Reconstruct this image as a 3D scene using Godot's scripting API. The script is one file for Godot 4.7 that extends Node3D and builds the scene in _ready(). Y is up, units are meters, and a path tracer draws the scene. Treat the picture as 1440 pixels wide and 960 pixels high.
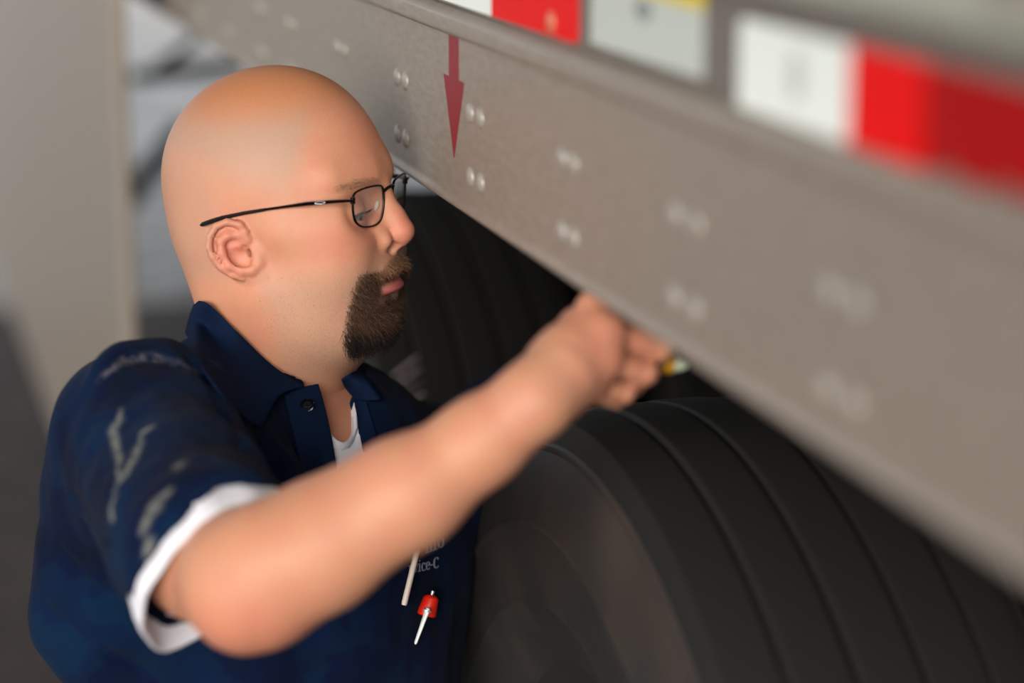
extends Node3D
# A bald mechanic in a navy work shirt kneels beside a trailer and reaches over a tyre under the aluminium side rail.
# World: y up, metres, ground at y = 0. The trailer runs along DIR; OUT points away from its near side.

const FOCAL := 3400.0            # focal length in pixels of the 1440 x 960 frame
const PITCH := 12.78             # camera looks down by this many degrees
const EYE := Vector3(0, 1.46, 0)
const DIR := Vector3(-0.2665, 0, -0.9638)
const OUT := Vector3(-0.9638, 0, 0.2665)
const SIDE := -0.452             # the rail's face lies this far from the camera along OUT

var ct := cos(deg_to_rad(PITCH))
var sn := sin(deg_to_rad(PITCH))
var taken := {}
var rng := RandomNumberGenerator.new()

# ---------------------------------------------------------------- places
func ray(px: float, py: float) -> Vector3:
	var x := (px - 720.0) / FOCAL
	var y := (480.0 - py) / FOCAL
	return Vector3(x, y * ct - sn, -y * sn - ct)

func at(px: float, py: float, depth: float) -> Vector3:
	return EYE + ray(px, py) * depth

func camdir(x: float, y: float, z: float) -> Vector3:   # x right, y up, z towards the eye
	return (Vector3.RIGHT * x + Vector3(0, ct, -sn) * y + Vector3(0, sn, ct) * z).normalized()

func rail(s: float, h: float, o := 0.0) -> Vector3:       # along the trailer, height, proud of the rail's face
	return Vector3(0, h, 0) + DIR * s + OUT * (SIDE + o)

# ---------------------------------------------------------------- naming
func numbered(called: String) -> String:
	var n: int = taken.get(called, 0)
	taken[called] = n + 1
	return called if n == 0 else "%s_%03d" % [called, n]

func thing(called: String, label: String, category: String, where := Vector3.ZERO, group := "") -> Node3D:
	var o := Node3D.new()
	o.name = numbered(called)
	add_child(o, true)
	o.position = where
	o.set_meta("label", label)
	o.set_meta("category", category)
	if group != "":
		o.set_meta("group", group)
	return o

func put(called: String, mesh: Mesh, mat: Material, parent: Node = self, label := "") -> MeshInstance3D:
	var o := MeshInstance3D.new()
	o.mesh = mesh
	o.material_override = mat
	o.name = numbered(called) if parent == self else called
	parent.add_child(o, true)
	if label != "":
		o.set_meta("label", label)
	return o

func struct(called: String, mesh: Mesh, mat: Material, label: String, category: String) -> MeshInstance3D:
	var o := put(called, mesh, mat, self, label)
	o.set_meta("kind", "structure")
	o.set_meta("category", category)
	return o

# ---------------------------------------------------------------- meshes
class Soup:
	var v := PackedVector3Array()
	var n := PackedVector3Array()
	var c := PackedColorArray()
	var i := PackedInt32Array()

	func tri(a: int, b: int, d: int) -> void:
		i.append(a)
		i.append(b)
		i.append(d)

	func quad(a: int, b: int, d: int, e: int) -> void:
		tri(a, b, d)
		tri(a, d, e)

	func moved(by: Vector3) -> Soup:
		for k in v.size():
			v[k] += by
		return self

	func join(o: Soup) -> void:
		var base := v.size()
		if n.size() == base and o.n.size() == o.v.size():
			n.append_array(o.n)
		if o.c.size() == o.v.size():
			if c.size() < base:
				var was := c.size()
				c.resize(base)
				for k in range(was, base):
					c[k] = Color.WHITE
			c.append_array(o.c)
		v.append_array(o.v)
		for k in o.i:
			i.append(k + base)

	func outward() -> void:                                # closed meshes: clockwise front faces
		var vol := 0.0
		for k in range(0, i.size(), 3):
			vol += v[i[k]].dot(v[i[k + 1]].cross(v[i[k + 2]]))
		if vol > 0.0:
			for k in range(0, i.size(), 3):
				var t := i[k + 1]
				i[k + 1] = i[k + 2]
				i[k + 2] = t

	func smooth() -> void:
		n.resize(v.size())
		n.fill(Vector3.ZERO)
		for k in range(0, i.size(), 3):
			var f := (v[i[k + 2]] - v[i[k]]).cross(v[i[k + 1]] - v[i[k]])
			for j in 3:
				n[i[k + j]] += f
		for k in n.size():
			n[k] = n[k].normalized() if n[k].length_squared() > 1e-24 else Vector3.UP

	func crease(deg: float) -> void:                       # split vertices where faces meet at more than deg
		var lim := cos(deg_to_rad(deg))
		var faces := []
		faces.resize(v.size())
		for k in v.size():
			faces[k] = PackedInt32Array()
		var fn := PackedVector3Array()
		for k in range(0, i.size(), 3):
			var f := (v[i[k + 2]] - v[i[k]]).cross(v[i[k + 1]] - v[i[k]])
			fn.append(f)
			for j in 3:
				faces[i[k + j]].append(k / 3)
		var nv := PackedVector3Array()
		var nn := PackedVector3Array()
		var nc := PackedColorArray()
		var ni := PackedInt32Array()
		var coloured := c.size() == v.size()
		for k in i.size():
			var me := fn[k / 3]
			if me.length_squared() < 1e-24:
				me = Vector3.UP
			var mu := me.normalized()
			var sum := Vector3.ZERO
			for f in faces[i[k]]:
				if fn[f].length_squared() > 1e-24 and fn[f].normalized().dot(mu) >= lim:
					sum += fn[f]
			nv.append(v[i[k]])
			nn.append(sum.normalized() if sum.length_squared() > 1e-24 else mu)
			if coloured:
				nc.append(c[i[k]])
			ni.append(k)
		v = nv
		n = nn
		c = nc
		i = ni

	func mesh() -> ArrayMesh:
		var a := []
		a.resize(Mesh.ARRAY_MAX)
		a[Mesh.ARRAY_VERTEX] = v
		a[Mesh.ARRAY_NORMAL] = n
		if c.size() == v.size():
			a[Mesh.ARRAY_COLOR] = c
		a[Mesh.ARRAY_INDEX] = i
		var m := ArrayMesh.new()
		m.add_surface_from_arrays(Mesh.PRIMITIVE_TRIANGLES, a)
		return m

func sharp(s: Soup, deg := 38.0) -> ArrayMesh:
	s.outward()
	s.crease(deg)
	return s.mesh()

func tube(path: Array, radii: Array, sides := 12, flat := 1.0, up := Vector3.UP) -> Soup:   # closed tapered tube
	var s := Soup.new()
	var side := Vector3.ZERO
	for k in path.size():
		var p: Vector3 = path[k]
		var a: Vector3 = path[maxi(k - 1, 0)]
		var b: Vector3 = path[mini(k + 1, path.size() - 1)]
		var t := (b - a).normalized()
		if side == Vector3.ZERO:
			side = t.cross(up)
			if side.length() < 0.05:
				side = t.cross(Vector3.RIGHT)
		side = (side - t * side.dot(t)).normalized()
		var w := t.cross(side)
		var r: float = radii[k] if radii.size() > 1 else radii[0]
		for j in sides:
			var an := TAU * j / sides
			s.v.append(p + side * cos(an) * r + w * sin(an) * r * flat)
	for k in path.size() - 1:
		for j in sides:
			var j2 := (j + 1) % sides
			s.quad(k * sides + j, k * sides + j2, (k + 1) * sides + j2, (k + 1) * sides + j)
	for e in 2:
		var o: int = e * (path.size() - 1) * sides
		var ctr := s.v.size()
		s.v.append(path[0] if e == 0 else path[path.size() - 1])
		for j in sides:
			if e == 0:
				s.tri(ctr, o + (j + 1) % sides, o + j)
			else:
				s.tri(ctr, o + j, o + (j + 1) % sides)
	return s

func ring_tube(path: Array, r: float, sides := 8, flat := 1.0, axis := Vector3.UP) -> Soup:   # closed loop
	var s := Soup.new()
	var m := path.size()
	for k in m:
		var t: Vector3 = (path[(k + 1) % m] - path[(k + m - 1) % m]).normalized()
		var side := (axis - t * axis.dot(t)).normalized()
		var w := t.cross(side)
		for j in sides:
			var an := TAU * j / sides
			s.v.append(path[k] + side * cos(an) * r * flat + w * sin(an) * r)
	for k in m:
		for j in sides:
			var j2 := (j + 1) % sides
			var k2 := (k + 1) % m
			s.quad(k * sides + j, k * sides + j2, k2 * sides + j2, k2 * sides + j)
	return s

func lathe(profile: Array, centre: Vector3, axis: Vector3, up: Vector3, seg := 96) -> Soup:   # closed profile of (radius, along axis)
	var s := Soup.new()
	var w := axis.cross(up).normalized()
	var m := profile.size()
	for k in seg:
		var an := TAU * k / seg
		var e := up * cos(an) + w * sin(an)
		for p in profile:
			s.v.append(centre + e * p.x + axis * p.y)
	for k in seg:
		var k2 := (k + 1) % seg
		for j in m:
			var j2 := (j + 1) % m
			s.quad(k * m + j, k * m + j2, k2 * m + j2, k2 * m + j)
	return s

func extrude(outline: Array, o: Vector3, ex: Vector3, ey: Vector3, depth: Vector3) -> Soup:   # prism over a simple outline
	var s := Soup.new()
	var m := outline.size()
	var flat := PackedVector2Array()
	for p in outline:
		flat.append(p)
		s.v.append(o + ex * p.x + ey * p.y)
	for p in outline:
		s.v.append(o + ex * p.x + ey * p.y + depth)
	var t := Geometry2D.triangulate_polygon(flat)
	var turn := 1.0 if not Geometry2D.is_polygon_clockwise(flat) else -1.0
	for k in range(0, t.size(), 3):
		var ar := (flat[t[k + 1]] - flat[t[k]]).cross(flat[t[k + 2]] - flat[t[k]])
		var a := t[k]
		var b := t[k + 1]
		var d := t[k + 2]
		if ar * turn < 0.0:
			b = t[k + 2]
			d = t[k + 1]
		s.tri(a, d, b)
		s.tri(a + m, b + m, d + m)
	for k in m:
		var k2 := (k + 1) % m
		s.quad(k, k2, k2 + m, k + m)
	return s

func slab(lo: Vector3, hi: Vector3, o: Vector3, ex: Vector3, ey: Vector3, ez: Vector3, bevel := 0.004) -> Soup:   # bevelled box in its own axes
	var s := Soup.new()
	var b := minf(bevel, minf(hi.x - lo.x, minf(hi.y - lo.y, hi.z - lo.z)) * 0.45)
	var idx := {}
	for sx in 2:
		for sy in 2:
			for sz in 2:
				for ax in 3:
					var p := Vector3(hi.x if sx else lo.x, hi.y if sy else lo.y, hi.z if sz else lo.z)
					var q := Vector3(p.x - (b if sx else -b), p.y - (b if sy else -b), p.z - (b if sz else -b))
					q[ax] = p[ax]
					idx[[sx, sy, sz, ax]] = s.v.size()
					s.v.append(o + ex * q.x + ey * q.y + ez * q.z)
	var mid := o + ex * (lo.x + hi.x) * 0.5 + ey * (lo.y + hi.y) * 0.5 + ez * (lo.z + hi.z) * 0.5
	var polys := []
	for ax in 3:
		for sd in 2:
			var f := []
			for c in [[0, 0], [1, 0], [1, 1], [0, 1]]:
				var k := [0, 0, 0]
				k[ax] = sd
				k[(ax + 1) % 3] = c[0]
				k[(ax + 2) % 3] = c[1]
				f.append(idx[[k[0], k[1], k[2], ax]])
			polys.append(f)
		for c in [[0, 0], [1, 0], [1, 1], [0, 1]]:          # edge bevels along ax
			var f := []
			for e in 2:
				var k := [0, 0, 0]
				k[ax] = e
				k[(ax + 1) % 3] = c[0]
				k[(ax + 2) % 3] = c[1]
				var u: int = idx[[k[0], k[1], k[2], (ax + 1) % 3]]
				var w: int = idx[[k[0], k[1], k[2], (ax + 2) % 3]]
				if e == 0:
					f.append(u)
					f.append(w)
				else:
					f.append(w)
					f.append(u)
			polys.append(f)
	for sx in 2:
		for sy in 2:
			for sz in 2:
				polys.append([idx[[sx, sy, sz, 0]], idx[[sx, sy, sz, 1]], idx[[sx, sy, sz, 2]]])
	for f in polys:
		var a: Vector3 = s.v[f[0]]
		var nn: Vector3 = (s.v[f[1]] - a).cross(s.v[f[2]] - a)
		if nn.dot(a - mid) > 0.0:
			f.reverse()
		for k in range(1, f.size() - 1):
			s.tri(f[0], f[k], f[k + 1])
	return s

func box(centre: Vector3, size: Vector3, ex := Vector3.RIGHT, ey := Vector3.UP, bevel := 0.004) -> Soup:
	return slab(-size * 0.5, size * 0.5, centre, ex, ey, ex.cross(ey), bevel)

func spline(a: Vector3, b: Vector3, c: Vector3, d: Vector3, t: float) -> Vector3:
	return b.cubic_interpolate(c, a, d, t)

func patch(rows: Array, thick: float, fine := 6, towards := Vector3.ZERO) -> Soup:   # smooth sheet through a grid of points, with thickness and rounded rim
	var nr := rows.size()
	var nc: int = rows[0].size()
	var g := []
	for r in (nr - 1) * fine + 1:
		var rr: int = mini(r / fine, nr - 2)
		var tr := float(r) / fine - rr
		var line := []
		for c in (nc - 1) * fine + 1:
			var cc: int = mini(c / fine, nc - 2)
			var tc := float(c) / fine - cc
			var q := []
			for k in [-1, 0, 1, 2]:
				var row: Array = rows[clampi(rr + k, 0, nr - 1)]
				q.append(spline(row[maxi(cc - 1, 0)], row[cc], row[cc + 1], row[mini(cc + 2, nc - 1)], tc))
			line.append(spline(q[0], q[1], q[2], q[3], tr))
		g.append(line)
	var H: int = g.size()
	var W: int = g[0].size()
	var s := Soup.new()
	var nn := []
	for r in H:
		for c in W:
			var du: Vector3 = g[r][mini(c + 1, W - 1)] - g[r][maxi(c - 1, 0)]
			var dv: Vector3 = g[mini(r + 1, H - 1)][c] - g[maxi(r - 1, 0)][c]
			var m := du.cross(dv).normalized()
			if towards != Vector3.ZERO and m.dot(towards - g[r][c]) < 0.0:
				m = -m
			nn.append(m)
	for sd in 2:
		for r in H:
			for c in W:
				var rim := r == 0 or c == 0 or r == H - 1 or c == W - 1
				s.v.append(g[r][c] + nn[r * W + c] * thick * (0.5 if sd == 0 else -0.5) * (0.55 if rim else 1.0))
	var off := H * W
	for r in H - 1:
		for c in W - 1:
			var a := r * W + c
			s.quad(a, a + 1, a + W + 1, a + W)
			s.quad(off + a, off + a + W, off + a + W + 1, off + a + 1)
	var loop := []
	for c in W:
		loop.append(c)
	for r in range(1, H):
		loop.append(r * W + W - 1)
	for c in range(W - 2, -1, -1):
		loop.append((H - 1) * W + c)
	for r in range(H - 2, 0, -1):
		loop.append(r * W)
	for k in loop.size():
		var a: int = loop[k]
		var b: int = loop[(k + 1) % loop.size()]
		s.quad(a, a + off, b + off, b)
	return s

# ---------------------------------------------------------------- smooth bodies: distance fields meshed with surface nets
class Field:
	var kind := PackedInt32Array()
	var a := PackedVector3Array()
	var ab := PackedVector3Array()
	var ra := PackedFloat32Array()
	var rb := PackedFloat32Array()
	var kk := PackedFloat32Array()
	var cut := PackedInt32Array()
	var inv: Array[Transform3D] = []
	var noise: FastNoiseLite
	var amp := 0.0
	var squash := Vector3.ONE
	var where := Transform3D()                             # places what is added

	func add(kind_: int, a_: Vector3, b_: Vector3, r1: float, r2: float, k: float, cut_: int, t: Transform3D) -> void:
		kind.append(kind_)
		a.append(a_)
		ab.append(b_)
		ra.append(r1)
		rb.append(r2)
		kk.append(maxf(k, 1e-5))
		cut.append(cut_)
		inv.append(t)

	func cap(p: Vector3, q: Vector3, r1: float, r2: float, k := 0.01, cut_ := 0) -> void:
		var p2 := where * p
		add(0, p2, where * q - p2, r1, r2, k, cut_, Transform3D())

	func ell(p: Vector3, r: Vector3, k := 0.01, cut_ := 0, turn := Basis()) -> void:
		add(1, r, Vector3.ZERO, 0, 0, k, cut_, (where * Transform3D(turn, p)).affine_inverse())

	func block(p: Vector3, half: Vector3, round: float, k := 0.01, cut_ := 0, turn := Basis()) -> void:
		add(2, half - Vector3.ONE * round, Vector3.ZERO, round, 0, k, cut_, (where * Transform3D(turn, p)).affine_inverse())

	func one(j: int, p: Vector3) -> float:
		if kind[j] == 0:
			var pa := p - a[j]
			var d := ab[j]
			var t := clampf(pa.dot(d) / maxf(d.dot(d), 1e-12), 0.0, 1.0)
			return (pa - d * t).length() - lerpf(ra[j], rb[j], t)
		var q := inv[j] * p
		if kind[j] == 1:
			var e := q / a[j]
			var k0 := e.length()
			var k1 := (e / a[j]).length()
			return k0 * (k0 - 1.0) / maxf(k1, 1e-9)
		q = q.abs() - a[j]
		return q.max(Vector3.ZERO).length() + minf(maxf(q.x, maxf(q.y, q.z)), 0.0) - ra[j]

	func value(p: Vector3, ids: PackedInt32Array) -> float:
		var d := 1e3
		for j in ids:
			var e := one(j, p)
			var k := kk[j]
			if cut[j] == 1:
				e = -e
				var h := maxf(k - absf(d - e), 0.0) / k
				d = maxf(d, e) + h * h * k * 0.25
			else:
				var h := maxf(k - absf(d - e), 0.0) / k
				d = minf(d, e) - h * h * k * 0.25
		if amp > 0.0 and absf(d) < 0.05:
			d += noise.get_noise_3dv(p * squash) * amp
		return d

	func every() -> PackedInt32Array:
		var ids := PackedInt32Array()
		for j in kind.size():
			ids.append(j)
		return ids

	func near(p: Vector3, reach: float) -> PackedInt32Array:
		var ds := PackedFloat32Array()
		var least := 1e3
		for j in kind.size():
			var e := one(j, p)
			ds.append(e)
			if cut[j] == 0:
				least = minf(least, e)
		var ids := PackedInt32Array()
		for j in kind.size():
			if cut[j] == 1:
				if ds[j] < reach * 1.5 + kk[j]:
					ids.append(j)
			elif ds[j] < least + 3.0 * reach + 0.055:
				ids.append(j)
		return ids

	func normal(p: Vector3) -> Vector3:
		var ids := near(p, 0.01)
		var e := 0.0012
		return Vector3(value(p + Vector3(e, 0, 0), ids) - value(p - Vector3(e, 0, 0), ids), value(p + Vector3(0, e, 0), ids) - value(p - Vector3(0, e, 0), ids), value(p + Vector3(0, 0, e), ids) - value(p - Vector3(0, 0, e), ids)).normalized()

	func cast(from: Vector3, dir: Vector3, start: float) -> Vector3:
		var ids := every()
		var t := start
		for k in 160:
			var d := value(from + dir * t, ids)
			if d < 0.0003:
				break
			t += d * 0.7
		return from + dir * t

	func net(lo: Vector3, hi: Vector3, cell: float) -> Soup:
		var s := Soup.new()
		const BS := 6
		var nb := Vector3i(((hi - lo) / (cell * BS)).ceil())
		var nx := nb.x * BS + 1
		var ny := nb.y * BS + 1
		var nz := nb.z * BS + 1
		var vals := PackedFloat32Array()
		vals.resize(nx * ny * nz)
		vals.fill(1e9)
		var vid := PackedInt32Array()
		vid.resize(nx * ny * nz)
		vid.fill(-1)
		var half := cell * BS * 0.5
		var reach := half * 1.7321
		var live: Array[Vector3i] = []
		for bz in nb.z:
			for by in nb.y:
				for bx in nb.x:
					var mid := lo + Vector3(bx, by, bz) * (cell * BS) + Vector3.ONE * half
					var ids := near(mid, reach)
					if absf(value(mid, ids)) > reach * 1.35 + amp:
						continue
					live.append(Vector3i(bx, by, bz))
					for z in BS + 1:
						for y in BS + 1:
							var row := (bx * BS) + nx * ((by * BS + y) + ny * (bz * BS + z))
							var p := lo + Vector3(bx * BS, by * BS + y, bz * BS + z) * cell
							for x in BS + 1:
								if vals[row + x] > 1e8:
									vals[row + x] = value(p, ids)
								p.x += cell
		var sy := nx
		var sz := nx * ny
		var corner := [0, 1, sy, sy + 1, sz, sz + 1, sz + sy, sz + sy + 1]
		var off := [Vector3(0, 0, 0), Vector3(1, 0, 0), Vector3(0, 1, 0), Vector3(1, 1, 0), Vector3(0, 0, 1), Vector3(1, 0, 1), Vector3(0, 1, 1), Vector3(1, 1, 1)]
		var edges := [0, 1, 2, 3, 4, 5, 6, 7, 0, 2, 1, 3, 4, 6, 5, 7, 0, 4, 1, 5, 2, 6, 3, 7]
		for b in live:
			for z in BS:
				for y in BS:
					for x in BS:
						var g := (b.x * BS + x) + sy * (b.y * BS + y) + sz * (b.z * BS + z)
						var low := 0
						for c in 8:
							if vals[g + corner[c]] < 0.0:
								low += 1
						if low == 0 or low == 8:
							continue
						var sum := Vector3.ZERO
						var cnt := 0
						for e in range(0, 24, 2):
							var e0: int = edges[e]
							var e1: int = edges[e + 1]
							var v0 := vals[g + corner[e0]]
							var v1 := vals[g + corner[e1]]
							if (v0 < 0.0) != (v1 < 0.0):
								sum += (off[e0] as Vector3).lerp(off[e1], v0 / (v0 - v1))
								cnt += 1
						var f := sum / cnt
						var c0 := vals[g]
						var c1 := vals[g + 1]
						var c2 := vals[g + sy]
						var c3 := vals[g + sy + 1]
						var c4 := vals[g + sz]
						var c5 := vals[g + sz + 1]
						var c6 := vals[g + sz + sy]
						var c7 := vals[g + sz + sy + 1]
						var gx := lerpf(lerpf(c1 - c0, c3 - c2, f.y), lerpf(c5 - c4, c7 - c6, f.y), f.z)
						var gy := lerpf(lerpf(c2 - c0, c3 - c1, f.x), lerpf(c6 - c4, c7 - c5, f.x), f.z)
						var gz := lerpf(lerpf(c4 - c0, c5 - c1, f.x), lerpf(c6 - c2, c7 - c3, f.x), f.y)
						vid[g] = s.v.size()
						s.v.append(lo + (Vector3(b.x * BS + x, b.y * BS + y, b.z * BS + z) + f) * cell)
						s.n.append(Vector3(gx, gy, gz).normalized())
		for b in live:
			for z in BS:
				for y in BS:
					for x in BS:
						var g := (b.x * BS + x) + sy * (b.y * BS + y) + sz * (b.z * BS + z)
						if vid[g] < 0:
							continue
						var inside := vals[g] < 0.0
						for ax in 3:
							var st: int = [1, sy, sz][ax]
							if (vals[g + st] < 0.0) == inside:
								continue
							var u: int = [sy, sz, 1][ax]
							var w: int = [sz, 1, sy][ax]
							if g - u - w < 0:
								continue
							var q0 := vid[g]
							var q1 := vid[g - u]
							var q2 := vid[g - u - w]
							var q3 := vid[g - w]
							if q1 < 0 or q2 < 0 or q3 < 0:
								continue
							if inside:
								s.quad(q0, q3, q2, q1)
							else:
								s.quad(q0, q1, q2, q3)
		var sum2 := 0.0                                     # clockwise front faces
		for k in range(0, s.i.size(), 3):
			sum2 += signf((s.v[s.i[k + 1]] - s.v[s.i[k]]).cross(s.v[s.i[k + 2]] - s.v[s.i[k]]).dot(s.n[s.i[k]]))
		if sum2 > 0.0:
			for k in range(0, s.i.size(), 3):
				var t := s.i[k + 1]
				s.i[k + 1] = s.i[k + 2]
				s.i[k + 2] = t
		return s

func paint(s: Soup, how: Callable) -> Soup:
	s.c.resize(s.v.size())
	for k in s.v.size():
		s.c[k] = how.call(s.v[k], s.n[k])
	return s

# ---------------------------------------------------------------- materials
func noise_tex(freq: float, lo: Color, hi: Color, seed_: int, octaves := 4, size := 512, normal := false, bump := 4.0, kind := FastNoiseLite.TYPE_SIMPLEX_SMOOTH) -> NoiseTexture2D:
	var f := FastNoiseLite.new()
	f.noise_type = kind
	f.seed = seed_
	f.frequency = freq
	f.fractal_octaves = octaves
	var t := NoiseTexture2D.new()
	t.width = size
	t.height = size
	t.seamless = true
	t.noise = f
	if normal:
		t.as_normal_map = true
		t.bump_strength = bump
	else:
		var g := Gradient.new()
		g.set_color(0, lo)
		g.set_color(1, hi)
		t.color_ramp = g
	return t

func mat(col: Color, rough := 0.6, metal := 0.0) -> StandardMaterial3D:
	var m := StandardMaterial3D.new()
	m.albedo_color = col
	m.roughness = rough
	m.metallic = metal
	return m

func grained(col: Color, rough: float, metal: float, tex: Texture2D, scale: Vector3, nrm: Texture2D = null, nscale := 0.5) -> StandardMaterial3D:
	var m := mat(col, rough, metal)
	m.albedo_texture = tex
	m.uv1_triplanar = true
	m.uv1_world_triplanar = true
	m.uv1_scale = scale
	if nrm:
		m.normal_enabled = true
		m.normal_texture = nrm
		m.normal_scale = nscale
	return m

func tinted(rough: float) -> StandardMaterial3D:
	var m := mat(Color.WHITE, rough)
	m.vertex_color_use_as_albedo = true
	return m

# ================================================================ the scene
func _ready() -> void:
	rng.seed = 7
	# camera
	var cam := Camera3D.new()
	cam.name = "camera"
	cam.position = EYE
	cam.rotation = Vector3(-deg_to_rad(PITCH), 0, 0)
	cam.fov = rad_to_deg(2.0 * atan(480.0 / FOCAL))
	cam.near = 0.05
	cam.far = 200.0
	var lens := CameraAttributesPhysical.new()
	lens.frustum_focal_length = 85.0
	lens.exposure_aperture = 2.05
	lens.frustum_focus_distance = 1.93
	cam.attributes = lens
	cam.fov = rad_to_deg(2.0 * atan(480.0 / FOCAL))
	add_child(cam)
	cam.current = true
	# sky and exposure
	var env := Environment.new()
	env.background_mode = Environment.BG_SKY
	var sky := Sky.new()
	var air := ProceduralSkyMaterial.new()
	air.sky_top_color = Color(0.80, 0.84, 0.90)
	air.sky_horizon_color = Color(0.93, 0.93, 0.92)
	air.ground_bottom_color = Color(0.30, 0.28, 0.26)
	air.ground_horizon_color = Color(0.55, 0.54, 0.52)
	sky.sky_material = air
	env.sky = sky
	env.tonemap_mode = Environment.TONE_MAPPER_LINEAR
	env.tonemap_exposure = 1.55
	env.sdfgi_enabled = true
	env.ssao_enabled = true
	env.ssil_enabled = true
	var we := WorldEnvironment.new()
	we.name = "world"
	we.environment = env
	add_child(we)
	# hazy sun from behind the camera's left shoulder
	var sun := DirectionalLight3D.new()
	sun.name = "sun"
	sun.light_color = Color(1.0, 0.975, 0.94)
	sun.light_energy = 1.25
	sun.light_angular_distance = 46.0
	sun.shadow_enabled = true
	add_child(sun)
	sun.look_at_from_position(Vector3(-2.0, 3.0, 3.8), Vector3(0, 1.0, -1.9))
	build_place()
	build_trailer()
	build_person()

# ---------------------------------------------------------------- the yard
func build_place() -> void:
	var dirt := noise_tex(0.02, Color(0.62, 0.60, 0.58), Color(1, 1, 1), 3, 5)
	var grit := noise_tex(0.12, Color.BLACK, Color.WHITE, 4, 4, 512, true, 5.0)
	var asphalt := grained(Color(0.27, 0.228, 0.21), 0.9, 0.0, dirt, Vector3.ONE * 0.6, grit, 0.7)
	var pale := grained(Color(0.76, 0.75, 0.73), 0.85, 0.0, dirt, Vector3.ONE * 0.35, grit, 0.4)
	var e := Vector3(-DIR.z, 0, DIR.x)     # to the trailer's inner side
	var st := Vector3(0, 1, 0)
	struct("floor", sharp(slab(Vector3(-14, -0.2, -8), Vector3(16, 0.0, 7.0), Vector3.ZERO, e, st, DIR)), asphalt, "dark brown asphalt yard that the man kneels on", "ground")
	struct("floor", sharp(slab(Vector3(-14, -0.2, 7.0), Vector3(16, 0.0, 40.0), Vector3.ZERO, e, st, DIR)), pale, "pale concrete apron beyond the front of the trailer", "pavement")
	struct("added_roof", sharp(slab(Vector3(-8, 4.7, -5), Vector3(8, 4.9, 9.0), Vector3.ZERO, e, st, DIR)), grained(Color(0.45, 0.43, 0.41), 0.9, 0.0, dirt, Vector3.ONE * 0.4), "added unseen roof over the trailer, blocking the sky overhead", "added_roof")  # unseen roof, added to keep light from overhead off the scene
	for s in [-4.6, 8.6]:  # unseen posts, added to carry the added roof
		for x in [-7.6, 7.6]:
			struct("added_pillar", sharp(slab(Vector3(x - 0.15, 0, s - 0.15), Vector3(x + 0.15, 4.7, s + 0.15), Vector3.ZERO, e, st, DIR, 0.01)), mat(Color(0.4, 0.4, 0.4), 0.7), "added unseen steel post under the added roof", "post").set_meta("group", "added roof posts")

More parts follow.
